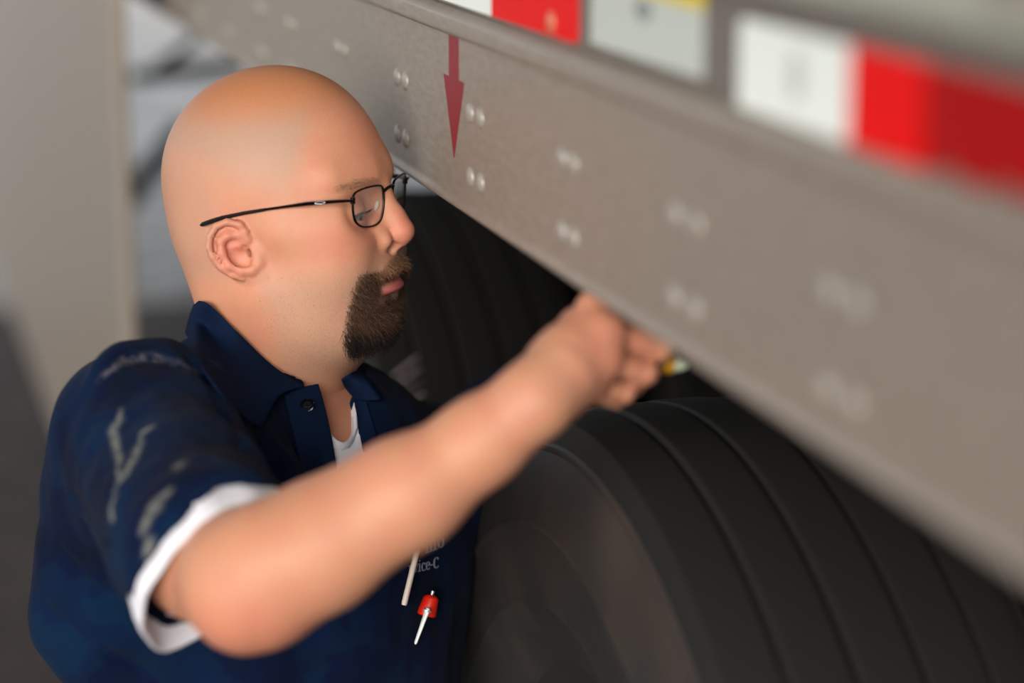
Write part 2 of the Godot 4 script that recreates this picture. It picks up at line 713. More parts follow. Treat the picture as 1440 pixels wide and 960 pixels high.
# ---------------------------------------------------------------- the trailer
func build_trailer() -> void:
	var t := thing("trailer", "grey aluminium semi trailer with a riveted side rail, reflective tape and black tyres", "trailer", rail(3.0, 0.0, -1.25))
	var o := -t.position
	var streak := noise_tex(0.03, Color(0.86, 0.85, 0.84), Color(1, 1, 1), 11, 5)
	var scratch := noise_tex(0.2, Color.BLACK, Color.WHITE, 12, 3, 512, true, 2.0)
	var alu := grained(Color(0.62, 0.58, 0.54), 0.46, 0.3, streak, Vector3(2.5, 9, 2.5), scratch, 0.04)
	var alu_rivet := mat(Color(0.62, 0.60, 0.57), 0.42, 0.3)
	var wallpaint := grained(Color(0.66, 0.68, 0.64), 0.5, 0.1, streak, Vector3.ONE * 2.0)
	var steel := mat(Color(0.07, 0.07, 0.07), 0.7, 0.2)
	var grey_steel := mat(Color(0.42, 0.42, 0.43), 0.6, 0.3)
	const S0 := -2.2
	const S1 := 7.6
	var along := DIR * (S1 - S0)
	var up := Vector3.UP
	# side rail: extruded aluminium profile
	var prof := [Vector2(-0.06, 1.1475), Vector2(-0.001, 1.1470), Vector2(0.0018, 1.1478), Vector2(0.0026, 1.1495), Vector2(0.0024, 1.1518), Vector2(0.0006, 1.1545), Vector2(0, 1.158), Vector2(0, 1.2775), Vector2(0.0012, 1.2800), Vector2(0.0055, 1.2806), Vector2(0.0072, 1.2822), Vector2(0.0075, 1.2850), Vector2(0.0075, 1.2930), Vector2(0.0068, 1.2950), Vector2(0.0030, 1.2985), Vector2(0.0010, 1.2995), Vector2(0, 1.3006), Vector2(-0.006, 1.3006), Vector2(-0.006, 1.1535), Vector2(-0.06, 1.1535)]
	var rail_mesh := put("side_rail", sharp(extrude(prof, rail(S0, 0) + o, OUT, up, along), 50.0), alu, t)
	put("upper_rail", sharp(slab(Vector3(S0, 1.3007, -0.006), Vector3(S1, 1.380, 0.0), o + OUT * SIDE, DIR, up, OUT, 0.001)), grained(Color(0.47, 0.445, 0.42), 0.6, 0.15, streak, Vector3(2.5, 9, 2.5)), t, "darker grey strip that carries the stickers")  # separate strip, coloured darker than the rail below it
	# rivets: domed heads in pairs
	var dome := Soup.new()
	for k in 6:
		var an := PI * 0.5 * k / 5.0
		for j in 14:
			dome.v.append((up * cos(TAU * j / 14) + DIR * sin(TAU * j / 14)) * 0.0082 * cos(an) + OUT * (0.0036 * sin(an) - 0.0002))
	for k in 5:
		for j in 14:
			var j2 := (j + 1) % 14
			dome.quad(k * 14 + j, k * 14 + j2, k * 14 + 14 + j2, k * 14 + 14 + j)
	var base_c := dome.v.size()
	dome.v.append(-OUT * 0.0002)
	for j in 14:
		dome.tri(base_c, (j + 1) % 14, j)
	var rivet_mesh := sharp(dome, 60.0)
	for row in [[0.60, 0.565], [0.82, 0.786], [1.061, 1.028], [1.285, 1.250], [1.510, 1.484], [1.751, 1.721], [1.997, 1.967], [2.253, 2.219], [2.515, 2.48], [2.70, 2.667], [2.94, 2.905], [3.18, 3.145], [3.42, 3.385], [3.66, 3.625]]:
		for s in row:
			for h in [1.2257, 1.1773]:
				var r := put("rivet", rivet_mesh, alu_rivet, rail_mesh)
				r.position = rail(s, h) + o
	# wall above the rail
	put("side_wall", sharp(slab(Vector3(S0, 1.3655, -0.03), Vector3(S1, 3.9, 0.028), o + OUT * SIDE, DIR, up, OUT, 0.005)), wallpaint, t)
	for k in 4:
		put("wall_seam", sharp(slab(Vector3(-1.6 + k * 2.4, 1.38, 0.0275), Vector3(-1.55 + k * 2.4, 3.88, 0.0305), o + OUT * SIDE, DIR, up, OUT, 0.001)), alu, t)
	put("roof", sharp(slab(Vector3(S0, 3.9, -2.5), Vector3(S1, 3.98, 0.016), o + OUT * SIDE, DIR, up, OUT, 0.01)), wallpaint, t)
	put("far_wall", sharp(slab(Vector3(S0, 1.16, -2.5), Vector3(S1, 3.9, -2.46), o + OUT * SIDE, DIR, up, OUT, 0.005)), wallpaint, t)
	put("front_wall", sharp(slab(Vector3(S1 - 0.05, 1.16, -2.46), Vector3(S1, 3.9, -0.03), o + OUT * SIDE, DIR, up, OUT, 0.005)), wallpaint, t)
	put("rear_wall", sharp(slab(Vector3(S0, 1.16, -2.46), Vector3(S0 + 0.05, 3.9, -0.03), o + OUT * SIDE, DIR, up, OUT, 0.005)), wallpaint, t)
	put("deck", sharp(slab(Vector3(S0, 1.26, -2.46), Vector3(S1, 1.30, -0.008), o + OUT * SIDE, DIR, up, OUT, 0.003)), steel, t)
	for k in 31:
		put("crossmember", sharp(slab(Vector3(S0 + 0.12 + k * 0.315, 1.165, -2.44), Vector3(S0 + 0.17 + k * 0.315, 1.26, -0.064), o + OUT * SIDE, DIR, up, OUT, 0.002)), steel, t)
	# reflective tape, labels, arrow
	var white := mat(Color(0.90, 0.93, 0.92), 0.4)
	var red := mat(Color(0.88, 0.012, 0.014), 0.5)
	var dark_red := mat(Color(0.62, 0.015, 0.02), 0.55)
	var label_white := mat(Color(0.74, 0.77, 0.75), 0.4)
	var yellow := mat(Color(0.86, 0.76, 0.12), 0.4)
	var smudge := mat(Color(0.52, 0.55, 0.54), 0.6)
	for m in [white, red, dark_red, label_white, yellow]:
		(m as StandardMaterial3D).metallic_specular = 0.2
	sticker(t, o, "reflective_tape", 1.86, 1.688, 1.3035, 1.3535, white, [0, 0, 0, 0], "white reflective tape")
	sticker(t, o, "reflective_tape", 1.688, 1.474, 1.3035, 1.3535, red, [0, 0.008, 0.008, 0], "red reflective tape with a rounded end")
	sticker(t, o, "label_plate", 1.4475, 1.2425, 1.3075, 1.3452, label_white, [0.003, 0.003, 0, 0], "white sticker")
	sticker(t, o, "label_plate", 1.4475, 1.2425, 1.3452, 1.3640, yellow, [0, 0, 0.002, 0.002], "yellow band of the sticker")
	sticker(t, o, "reflective_tape", 1.188, 1.0425, 1.2957, 1.3462, white, [0.006, 0, 0, 0.006], "white reflective tape")
	sticker(t, o, "reflective_tape", 1.0425, 0.960, 1.2957, 1.3462, red, [0, 0, 0, 0], "bright red reflective tape")
	# worn end of the red tape: torn lower edge
	var torn := [Vector2(-0.960, 1.2957), Vector2(-0.960, 1.3462), Vector2(-0.50, 1.3462), Vector2(-0.50, 1.3010), Vector2(-0.82, 1.3010), Vector2(-0.868, 1.3030), Vector2(-0.885, 1.3055), Vector2(-0.893, 1.3015), Vector2(-0.918, 1.3005), Vector2(-0.926, 1.3035), Vector2(-0.943, 1.3045), Vector2(-0.952, 1.2965)]
	put("reflective_tape", sharp(extrude(torn, o + OUT * (SIDE + 0.0001), -DIR, up, OUT * 0.0006)), dark_red, t, "dull dark red worn tape with a torn lower edge")
	# grey print on the stickers
	blot(t, o, 1.108, 1.324, 0.010, 0.013, mat(Color(0.74, 0.75, 0.74), 0.5))
	blot(t, o, 1.345, 1.3365, 0.016, 0.0065, smudge)
	blot(t, o, 1.610, 1.330, 0.012, 0.008, dark_red)
	var r2 := put("rivet", rivet_mesh, mat(Color(0.80, 0.45, 0.34), 0.4, 0.2), rail_mesh)
	r2.position = rail(1.534, 1.3125, 0.0004) + o
	var arrow := [Vector2(-1.8165, 1.2800), Vector2(-1.8165, 1.2462), Vector2(-1.8340, 1.2462), Vector2(-1.8020, 1.1845), Vector2(-1.7700, 1.2462), Vector2(-1.7870, 1.2462), Vector2(-1.7870, 1.2800)]
	put("arrow", sharp(extrude(arrow, o + OUT * (SIDE + 0.00005), -DIR, up, OUT * 0.0004)), mat(Color(0.50, 0.03, 0.11), 0.55), t, "crimson painted arrow pointing down")
	# side skirt towards the front
	put("side_skirt", sharp(slab(Vector3(3.46, 0.20, -0.02), Vector3(S1, 1.30, 0.0), o + OUT * (SIDE + 0.082), DIR, up, OUT, 0.004)), alu, t)
	for k in range(1, 5):
		put("skirt_post", sharp(slab(Vector3(3.62 + k * 0.9, 0.24, -0.06), Vector3(3.68 + k * 0.9, 1.27, -0.02), o + OUT * (SIDE + 0.082), DIR, up, OUT, 0.003)), grey_steel, t)
	# landing gear with braces
	var gear := [at(205, 112, 4.7), at(278, 52, 4.75)]
	put("landing_brace", sharp(tube([gear[0] + o, gear[1] + o], [0.011], 10), 60.0), grey_steel, t)
	put("landing_brace", sharp(tube([at(160, 305, 5.6) + o, at(262, 178, 5.7) + o], [0.028], 10), 60.0), mat(Color(0.30, 0.30, 0.31), 0.7), t)
	put("landing_crossbeam", sharp(tube([at(190, 108, 4.95) + o, at(340, 92, 4.75) + o], [0.016], 10), 60.0), mat(Color(0.24, 0.24, 0.24), 0.7), t)
	# wheels
	for s in [1.665, 2.745]:
		var first := tyre(t, o, s)
		for inboard in [0.335, 1.78, 2.115]:                 # inner dual and the far side's pair
			var copy: Node3D = first.duplicate()
			for kid in copy.get_children():
				if kid.name.begins_with("chalk"):
					copy.remove_child(kid)
					kid.free()
			t.add_child(copy, true)
			copy.position = -OUT * inboard
		put("axle", sharp(tube([rail(s, 0.5, -0.2) + o, rail(s, 0.5, -2.3) + o], [0.063], 20), 60.0), steel, t)
		put("spring_hanger", sharp(slab(Vector3(s - 0.09, 0.55, -0.78), Vector3(s + 0.09, 1.17, -0.66), o + OUT * SIDE, DIR, up, OUT, 0.01)), steel, t)

func sticker(t: Node3D, o: Vector3, called: String, s_from: float, s_to: float, h0: float, h1: float, m: Material, round: Array, label: String) -> void:
	var pts := []
	var corners := [Vector2(-s_from, h0), Vector2(-s_to, h0), Vector2(-s_to, h1), Vector2(-s_from, h1)]
	for k in 4:
		var p: Vector2 = corners[k]
		var r: float = round[k]
		if r <= 0.0:
			pts.append(p)
			continue
		var a := (corners[(k + 3) % 4] - p as Vector2).normalized()
		var b := (corners[(k + 1) % 4] - p as Vector2).normalized()
		var c := p + (a + b) * r
		for j in 6:
			var an := PI * 0.5 * j / 5.0
			pts.append(c - b * r * cos(an) - a * r * sin(an))
	put(called, sharp(extrude(pts, o + OUT * (SIDE + 0.0001), -DIR, Vector3.UP, OUT * 0.0006)), m, t, label)

func blot(t: Node3D, o: Vector3, s: float, h: float, rs: float, rh: float, m: Material) -> void:
	var pts := []
	for j in 18:
		var an := TAU * j / 18
		pts.append(Vector2(-s + cos(an) * rs, h + sin(an) * rh))
	put("print_mark", sharp(extrude(pts, o + OUT * (SIDE + 0.0006), -DIR, Vector3.UP, OUT * 0.0003)), m, t)

func tyre(t: Node3D, o: Vector3, s: float) -> Node3D:
	var c := rail(s, 0.5, 0.0) - OUT * SIDE + OUT * (SIDE - 0.185) + o     # middle of the tread
	var wear := FastNoiseLite.new()
	wear.seed = 21
	wear.frequency = 6.0
	wear.fractal_octaves = 4
	# carcass: sidewalls and groove floor
	var half := [Vector2(0.29, 0.088), Vector2(0.292, 0.102), Vector2(0.300, 0.113), Vector2(0.318, 0.122), Vector2(0.345, 0.134), Vector2(0.347, 0.1362), Vector2(0.351, 0.1362), Vector2(0.353, 0.1355), Vector2(0.385, 0.141), Vector2(0.405, 0.1415), Vector2(0.407, 0.1432), Vector2(0.411, 0.1432), Vector2(0.413, 0.1408), Vector2(0.432, 0.137), Vector2(0.452, 0.130), Vector2(0.466, 0.1245), Vector2(0.468, 0.1255), Vector2(0.471, 0.1250), Vector2(0.473, 0.1218), Vector2(0.484, 0.116), Vector2(0.4885, 0.110)]
	var prof := []
	for p in half:
		prof.append(p)
	for k in half.size():
		var p: Vector2 = half[half.size() - 1 - k]
		prof.append(Vector2(p.x, -p.y))
	var rubber := tinted(0.62)
	var carcass := lathe(prof, c, OUT, Vector3.UP, 160)
	carcass.outward()
	carcass.crease(40.0)
	paint(carcass, func(p: Vector3, _n: Vector3) -> Color:
		var w := clampf(wear.get_noise_3dv(p) * 1.3 + 0.35, 0.0, 1.0)
		return Color(0.020, 0.021, 0.020).lerp(Color(0.050, 0.036, 0.032), w))
	var body := put("tyre", carcass.mesh(), rubber, t)
	# five tread ribs with rounded shoulders
	var tread := grained(Color(0.076, 0.076, 0.073), 0.8, 0.0, noise_tex(0.05, Color(0.75, 0.75, 0.75), Color(1, 1, 1), 31, 4), Vector3.ONE * 6.0)
	for k in 5:
		var w0 := -0.112 + k * 0.0462
		var w1 := w0 + 0.0440
		var r0 := 0.4995 - 0.006 * pow(absf(w0 + 0.0196) / 0.1, 2.0)
		var rib := [Vector2(0.480, w0), Vector2(r0 - 0.004, w0), Vector2(r0 - 0.001, w0 + 0.002), Vector2(r0, w0 + 0.006), Vector2(r0, w1 - 0.006), Vector2(r0 - 0.001, w1 - 0.002), Vector2(r0 - 0.004, w1), Vector2(0.482, w1)]
		if k == 4:
			rib = [Vector2(0.478, w0), Vector2(r0 - 0.003, w0), Vector2(r0, w0 + 0.003), Vector2(r0 - 0.001, w0 + 0.022), Vector2(r0 - 0.004, w1 - 0.004), Vector2(r0 - 0.010, w1 + 0.001), Vector2(0.474, w1 + 0.006)]
		if k == 0:
			rib = [Vector2(0.474, w0 - 0.006), Vector2(r0 - 0.010, w0 - 0.001), Vector2(r0 - 0.004, w0 + 0.004), Vector2(r0, w0 + 0.018), Vector2(r0, w1 - 0.003), Vector2(r0 - 0.003, w1), Vector2(0.478, w1)]
		put("tread_rib", sharp(lathe(rib, c, OUT, Vector3.UP, 128), 40.0), tread, body)
	# steel wheel
	var disc := [Vector2(0.012, 0.02), Vector2(0.10, 0.02), Vector2(0.13, 0.0), Vector2(0.20, -0.03), Vector2(0.25, -0.02), Vector2(0.268, 0.05), Vector2(0.278, 0.098), Vector2(0.294, 0.104), Vector2(0.294, 0.09), Vector2(0.285, 0.08), Vector2(0.28, 0.0), Vector2(0.28, -0.09), Vector2(0.26, -0.09), Vector2(0.24, -0.05), Vector2(0.20, -0.05), Vector2(0.012, 0.0)]
	put("wheel_disc", sharp(lathe(disc, c, OUT, Vector3.UP, 64), 40.0), mat(Color(0.16, 0.155, 0.15), 0.6, 0.2), body)
	if s > 2.0:                                             # chalk strokes on the outer tread shoulder
		var chalk := mat(Color(0.62, 0.56, 0.56), 0.9)
		for seg in [[at(553, 528, 2.3), at(586, 502, 2.3)], [at(554, 544, 2.3), at(590, 519, 2.3)], [at(558, 560, 2.3), at(592, 536, 2.3)], [at(563, 575, 2.3), at(595, 553, 2.3)]]:
			var path := []
			for j in 7:
				var q: Vector3 = (seg[0] as Vector3).lerp(seg[1], j / 6.0)
				path.append(on_tread(q, c - o) + o)
			put("chalk_mark", sharp(tube(path, [0.0030], 8, 0.3, OUT), 60.0), chalk, body)
	return body

func on_tread(p: Vector3, c: Vector3) -> Vector3:          # from the camera through p, onto the tread cylinder
	var dir := (p - EYE).normalized()
	var t := 1.5
	for k in 400:
		var q := EYE + dir * t - c
		var flat := q - OUT * q.dot(OUT)
		var r := 0.4985 - 0.010 * clampf((absf(q.dot(OUT)) - 0.095) / 0.03, 0.0, 1.0)
		if flat.length() < r:
			break
		t += 0.004
	return EYE + dir * t

# ---------------------------------------------------------------- the man
var head := Transform3D()          # head axes: x forward, y up, z to his right
var torso := Transform3D()         # torso axes: x chest, y up, z to his right
var base := Vector3.ZERO           # the person's own origin on the ground
var skin_noise := FastNoiseLite.new()
var fine_noise := FastNoiseLite.new()

func mm(f: float, u: float, r: float) -> Vector3:
	return Vector3(f, u, r) * 0.001

func bump(p: Vector3, c: Vector3, r: Vector3) -> float:   # 1 in the middle of an ellipsoid, 0 outside
	return smoothstep(1.0, 0.0, ((p - c) / r).length())

func skin_tone(p: Vector3) -> Color:
	var c := Color(0.545, 0.248, 0.148)
	var m := skin_noise.get_noise_3dv(p)
	c = c.lerp(Color(0.54, 0.215, 0.145), clampf(m * 0.9 + 0.15, 0.0, 0.6))
	c = c.lerp(Color(0.50, 0.285, 0.19), clampf(fine_noise.get_noise_3dv(p) * 0.9, 0.0, 0.5))
	return c

func head_tone(w: Vector3, _n: Vector3) -> Color:
	var p := head.affine_inverse() * w * 1000.0
	var c := skin_tone(w)
	var side := absf(p.z)
	# shaved hair plus grey sheen of the light painted in, sides and back
	var shave_sheen := smoothstep(-14.0, 34.0, p.y - 22.0 + 0.25 * (p.x - 40.0)) * smoothstep(62.0, 40.0, p.x - 0.2 * p.y + 12.0)
	shave_sheen = maxf(shave_sheen, smoothstep(-8.0, -30.0, p.x) * smoothstep(-55.0, -30.0, p.y) * 0.55)
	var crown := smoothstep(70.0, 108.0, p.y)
	c = c.lerp(Color(0.385, 0.262, 0.195), shave_sheen * (0.72 - 0.60 * crown))
	c = c.lerp(Color(0.45, 0.175, 0.070), crown * 0.75)  # crown painted darker orange, standing in for the weaker light on top
	# ruddy places
	c = c.lerp(Color(0.55, 0.17, 0.115), bump(p, Vector3(72, -14, side), Vector3(34, 26, 99)) * 0.45)
	c = c.lerp(Color(0.57, 0.17, 0.12), bump(p, Vector3(106, -14, 0), Vector3(22, 24, 24)) * 0.75)
	c = c.lerp(Color(0.60, 0.20, 0.15), bump(Vector3(p.x, p.y, side), Vector3(-7, -17, 82), Vector3(28, 36, 18)) * 0.9)
	c = c.lerp(Color(0.55, 0.19, 0.12), bump(p, Vector3(84, 60, 0), Vector3(40, 34, 60)) * 0.4)
	c = c.lerp(Color(0.55, 0.20, 0.13), bump(Vector3(p.x, p.y, side), Vector3(-10, -75, 52), Vector3(45, 45, 40)) * 0.45)
	# stubble on jaw and upper neck
	var jaw := smoothstep(-25.0, -55.0, p.y) * smoothstep(-150.0, -110.0, p.y) * smoothstep(0.0, 26.0, p.x + 0.1 * p.y + 5.0)
	c = c.lerp(Color(0.40, 0.29, 0.215), jaw * (0.42 + 0.22 * fine_noise.get_noise_3dv(w * 2.0)))
	# dark around the eyes, lips, beard ground
	c = c.lerp(Color(0.46, 0.20, 0.14), bump(Vector3(p.x, p.y, side), Vector3(80, -2, 30), Vector3(22, 12, 22)) * 0.35)
	var lip := maxf(bump(p, Vector3(94, -48.5, 0), Vector3(15, 5.5, 29)), bump(p, Vector3(92, -63, 0), Vector3(17, 9.5, 30)))
	c = c.lerp(Color(0.50, 0.115, 0.12), clampf(lip * 2.2, 0.0, 0.92))
	c = c.lerp(Color(0.16, 0.10, 0.07), clampf(beard_share(p) * 1.4, 0.0, 1.0) * 0.62)
	c = c.lerp(Color(0.24, 0.13, 0.085), clampf(brow_share(p), 0.0, 1.0) * 0.55)
	return c

func beard_share(p: Vector3) -> float:                     # head millimetres
	var s := absf(p.z)
	if p.x < 30.0 or p.y > -28.0 or p.y < -122.0:
		return 0.0
	# moustache
	var edge := -33.0 - 0.10 * s - 0.012 * s * s
	var low := -45.5 - 0.30 * s
	var m := smoothstep(0.0, 3.5, edge - p.y) * smoothstep(-2.5, 2.0, p.y - low) * smoothstep(33.0, 28.0, s) * 0.55
	# bars beside the mouth, running into the chin
	var back := 85.0
	if p.y < -45.0:
		back = lerpf(85.0, 75.0, clampf((-45.0 - p.y) / 22.0, 0.0, 1.0))
		back = lerpf(back, 67.5, clampf((-67.0 - p.y) / 21.0, 0.0, 1.0))
		back = lerpf(back, 63.0, clampf((-88.0 - p.y) / 20.0, 0.0, 1.0))
	var behind := smoothstep(-2.5, 3.0, p.x - back)
	var bar := smoothstep(20.0, 25.0, s + maxf(0.0, -(p.y + 72.0)) * 1.3) * behind * smoothstep(-42.0, -47.0, p.y)
	var chin := smoothstep(-72.0, -79.0, p.y) * behind * smoothstep(44.0, 36.0, s)
	var soul := smoothstep(9.0, 5.0, s) * smoothstep(-69.0, -73.0, p.y) * 0.6
	var cutoff := smoothstep(-117.0, -109.0, p.y - 0.25 * (p.x - 60.0))
	return clampf(maxf(maxf(m, bar), maxf(chin, soul)), 0.0, 1.0) * cutoff

func stubble_share(p: Vector3) -> float:
	if p.x < -20.0 or p.y > -22.0 or p.y < -128.0:
		return 0.0
	return smoothstep(-28.0, -58.0, p.y) * smoothstep(-8.0, 24.0, p.x + 0.1 * p.y) * (1.0 - beard_share(p)) * smoothstep(-128.0, -112.0, p.y)

func brow_share(p: Vector3) -> float:
	var s := absf(p.z)
	if p.x < 40.0:
		return 0.0
	var mid := 24.0 + 3.0 * sin(clampf((s - 12.0) / 46.0, 0.0, 1.0) * PI)
	return smoothstep(4.5, 1.5, absf(p.y - mid)) * smoothstep(10.0, 16.0, s) * smoothstep(58.0, 48.0, s)

func head_field() -> Field:
	var F := Field.new()
	F.where = head
	var rz := func(deg: float) -> Basis: return Basis(Vector3(0, 0, 1), deg_to_rad(deg))
	# skull
	F.ell(mm(-17, 28, 0), mm(81, 87, 76), 0.001)
	F.ell(mm(14, 30, 0), mm(76, 85, 69), 0.028)
	# neck
	for z in [-13, 13]:
		F.cap(mm(-27, -16, z * 1.2), mm(-14, -138, z), 0.055, 0.047, 0.022)
		F.cap(mm(-15, -138, z), mm(-24, -215, z * 1.6), 0.047, 0.058, 0.02)
	# face block, jaw, chin
	F.ell(mm(41, -14, 0), mm(48, 72, 60), 0.030)
	F.ell(mm(28, -62, 0), mm(52, 52, 60), 0.035)
	for z in [-1, 1]:
		F.cap(mm(2, -52, z * 54), mm(56, -80, z * 20), 0.014, 0.017, 0.030)
		F.ell(mm(56, -30, z * 38), mm(30, 34, 24), 0.025)          # cheek
		F.cap(mm(66, -4, z * 44), mm(28, -6, z * 62), 0.010, 0.008, 0.022)   # cheekbone
		F.cap(mm(79.5, 32, z * 12), mm(66, 33, z * 46), 0.008, 0.008, 0.018)   # brow ridge
	F.ell(mm(24, -92, 0), mm(44, 33, 46), 0.035)                   # soft under the chin
	F.ell(mm(67, -85, 0), mm(16, 17, 23), 0.016)                   # chin
	F.ell(mm(80, -42, 0), mm(17, 17, 28), 0.012)                   # muzzle
	# eye sockets, lids
	for z in [-1, 1]:
		F.ell(mm(95, 5, z * 31), mm(17, 12, 19), 0.016, 1)
		F.ell(mm(73.5, 2, z * 32), mm(14.2, 14.2, 14.2), 0.006)
		F.ell(mm(87, 0.6, z * 32), mm(9, 2.6, 11.0), 0.002, 1)
		F.cap(mm(74, -2, z * 48), mm(62, -6, z * 56), 0.0012, 0.0008, 0.003, 1)   # crow's foot
	# nose
	F.cap(mm(88, 22, 0), mm(98, -6, 0), 0.0062, 0.0086, 0.007)
	F.cap(mm(98, -6, 0), mm(103.5, -17, 0), 0.0095, 0.0112, 0.006)
	for z in [-1, 1]:
		F.ell(mm(84.5, -22, z * 14.5), mm(16.5, 10, 8.5), 0.004)
		F.cap(mm(76, 2, z * 6), mm(86, -13, z * 11), 0.007, 0.009, 0.008)
	F.cap(mm(103, -24, 0), mm(93, -30, 0), 0.005, 0.006, 0.004)
	for z in [-1, 1]:
		F.ell(mm(97.5, -30, z * 7.5), mm(7.5, 4.2, 3.6), 0.003, 1, rz.call(12.0))
		F.cap(mm(84, -17, z * 20.5), mm(82, -30, z * 20.5), 0.0016, 0.0012, 0.005, 1)    # crease behind the wing of the nose
		F.cap(mm(82, -30, z * 22), mm(76, -52, z * 32), 0.002, 0.002, 0.009, 1)         # fold beside the mouth
	# lips
	F.ell(mm(90, -47.5, 0), mm(10, 6.5, 23), 0.006)
	F.ell(mm(88.5, -62.5, 0), mm(10.5, 7, 20), 0.005)
	F.ell(mm(94, -54.6, 0), mm(15, 2.0, 21), 0.003, 1)
	F.ell(mm(96, -73, 0), mm(9, 4.5, 20), 0.008, 1)
	# ears
	for z in [-1, 1]:
		F.where = head * Transform3D(Basis(Vector3(0, 1, 0), deg_to_rad(z * 17.0)) * Basis.from_scale(Vector3(1.16, 1.03, z)), mm(-7, -17, z * 73))
		F.ell(mm(-3.5, 1, 2), mm(17, 22.5, 6.8), 0.004, 0, rz.call(14.0))            # body of the ear
		F.ell(mm(7, -16, 2.6), mm(12, 8.5, 4.6), 0.006, 0, rz.call(-8.0))        # lobe
		F.ell(mm(-4, 3, 9.5), mm(13, 17, 5.0), 0.002, 1, rz.call(14.0))          # scooped out
		var hx := [mm(9, 8, 5), mm(8, 14, 6.5), mm(5, 20, 7.5), mm(-3, 23.2, 8.5), mm(-11, 20.5, 9), mm(-16, 13, 9.5), mm(-17.4, 5, 9.5), mm(-15.5, -3, 9), mm(-11, -11.5, 8), mm(-4, -18.5, 7), mm(3, -21.5, 6)]
		for k in 10:                                                            # helix rim
			F.cap(hx[k], hx[k + 1], 0.0032 - 0.0001 * k, 0.0031 - 0.0001 * k, 0.0015)
		var ah := [mm(6, 12, 5.5), mm(-4, 12.5, 6.5), mm(-9, 9, 7.5), mm(-9, 0, 8.2), mm(-5, -10.5, 8.2), mm(3, -15.5, 7.5), mm(10, -15.5, 7), mm(14.5, -12, 6)]
		for k in 7:                                                             # antihelix
			F.cap(ah[k], ah[k + 1], 0.0027, 0.0027, 0.004)
		F.cap(mm(9, 8, 5), mm(1, 1, 3.5), 0.0026, 0.0014, 0.004)                # root of the helix
		F.ell(mm(4, -5, 5.5), mm(8.5, 9, 4.4), 0.003, 1)                        # bowl
		F.cap(mm(3, 2, 3), mm(0, 3, 3), 0.0018, 0.0012, 0.004)
		F.ell(mm(15, -4, 2.5), mm(4.5, 8.0, 4.6), 0.006)                        # tragus
		F.cap(mm(9, -3, 2), mm(13, -4, -5), 0.0030, 0.0025, 0.002, 1)
	F.where = Transform3D()
	return F

func head_soup() -> Soup:
	var F := head_field()
	var c := head * mm(2, -30, 0)
	var s := F.net(c - Vector3(0.135, 0.185, 0.135), c + Vector3(0.135, 0.16, 0.135), 0.0019)
	return paint(s, head_tone)

func hairs(s: Soup, roots: Soup, share: Callable, per: float, aim: Callable, radius: float) -> void:   # tapered bent strands grown from a skin mesh
	for k in roots.v.size():
		var p := head.affine_inverse() * roots.v[k] * 1000.0
		var w: float = share.call(p)
		if w < 0.08:
			continue
		var want := per * w
		var cnt := int(want) + (1 if rng.randf() < want - int(want) else 0)
		for c in cnt:
			var g: Array = aim.call(p, roots.n[k])          # direction (world), length, colour
			var jit := Vector3(rng.randfn(), rng.randfn(), rng.randfn())
			var dir := ((g[0] as Vector3) + jit * 0.38).normalized()
			var curl := Vector3(rng.randfn(), rng.randfn(), rng.randfn()) * 0.60 + Vector3(0, -0.15, 0)
			var ln: float = g[1] * rng.randf_range(0.65, 1.2)
			var q := roots.v[k] + Vector3(rng.randf_range(-1, 1), rng.randf_range(-1, 1), rng.randf_range(-1, 1)) * 0.0011
			var col: Color = g[2]
			var br := rng.randf_range(0.35, 1.9)
			col = Color(col.r * br, col.g * br, col.b * br)
			var side := dir.cross(roots.n[k] + jit * 0.2).normalized()
			var b0 := s.v.size()
			for seg in 4:
				var t := seg / 3.0
				var r := radius * (1.0 - 0.75 * t)
				var up := dir.cross(side).normalized()
				for j in 3:
					var an := TAU * j / 3.0
					var off := side * cos(an) + up * sin(an)
					s.v.append(q + off * r)
					s.n.append(off)
					s.c.append(col)
				q += dir * ln / 3.0
				dir = (dir + curl * 0.33).normalized()
			for seg in 3:
				for j in 3:
					var j2 := (j + 1) % 3
					s.quad(b0 + seg * 3 + j, b0 + seg * 3 + 3 + j, b0 + seg * 3 + 3 + j2, b0 + seg * 3 + j2)

func beard_aim(p: Vector3, n: Vector3) -> Array:
	var B := head.basis
	var side := signf(p.z)
	if p.y > -50.0 and absf(p.z) < 30.0:                     # moustache
		return [n * 0.55 + B * Vector3(0.25, -0.9, side * 0.35 * clampf(absf(p.z) / 15.0, 0, 1)), 0.0058, Color(0.19, 0.105, 0.055)]
	var low := smoothstep(-82.0, -104.0, p.y)
	var edge := smoothstep(80.0, 62.0, p.x)
	var gold := Color(0.080, 0.042, 0.026)
	var dark := Color(0.014, 0.010, 0.009)
	return [n * 0.75 + B * Vector3(0.18, -0.75, 0), lerpf(0.0065, 0.0095, smoothstep(-72.0, -100.0, p.y)) * (1.0 - 0.25 * edge), gold.lerp(dark, clampf(low + edge * 0.8, 0, 1))]

func stubble_aim(_p: Vector3, n: Vector3) -> Array:
	return [n * 0.7 + head.basis * Vector3(0.1, -0.7, 0), 0.0013, Color(0.10, 0.06, 0.04)]

func brow_aim(p: Vector3, n: Vector3) -> Array:
	return [n * 0.28 + head.basis * Vector3(-0.35, 0.35, signf(p.z) * 0.9), 0.0062, Color(0.13, 0.065, 0.035)]

func lens_point(r: float, u: float, off := 0.0) -> Vector3:   # on the wrapped front of the glasses, head axes
	var a := absf(r)
	return head * mm(96.0 - a * a * 0.00265 - (20.0 - u) * 0.10 + off, u, r)

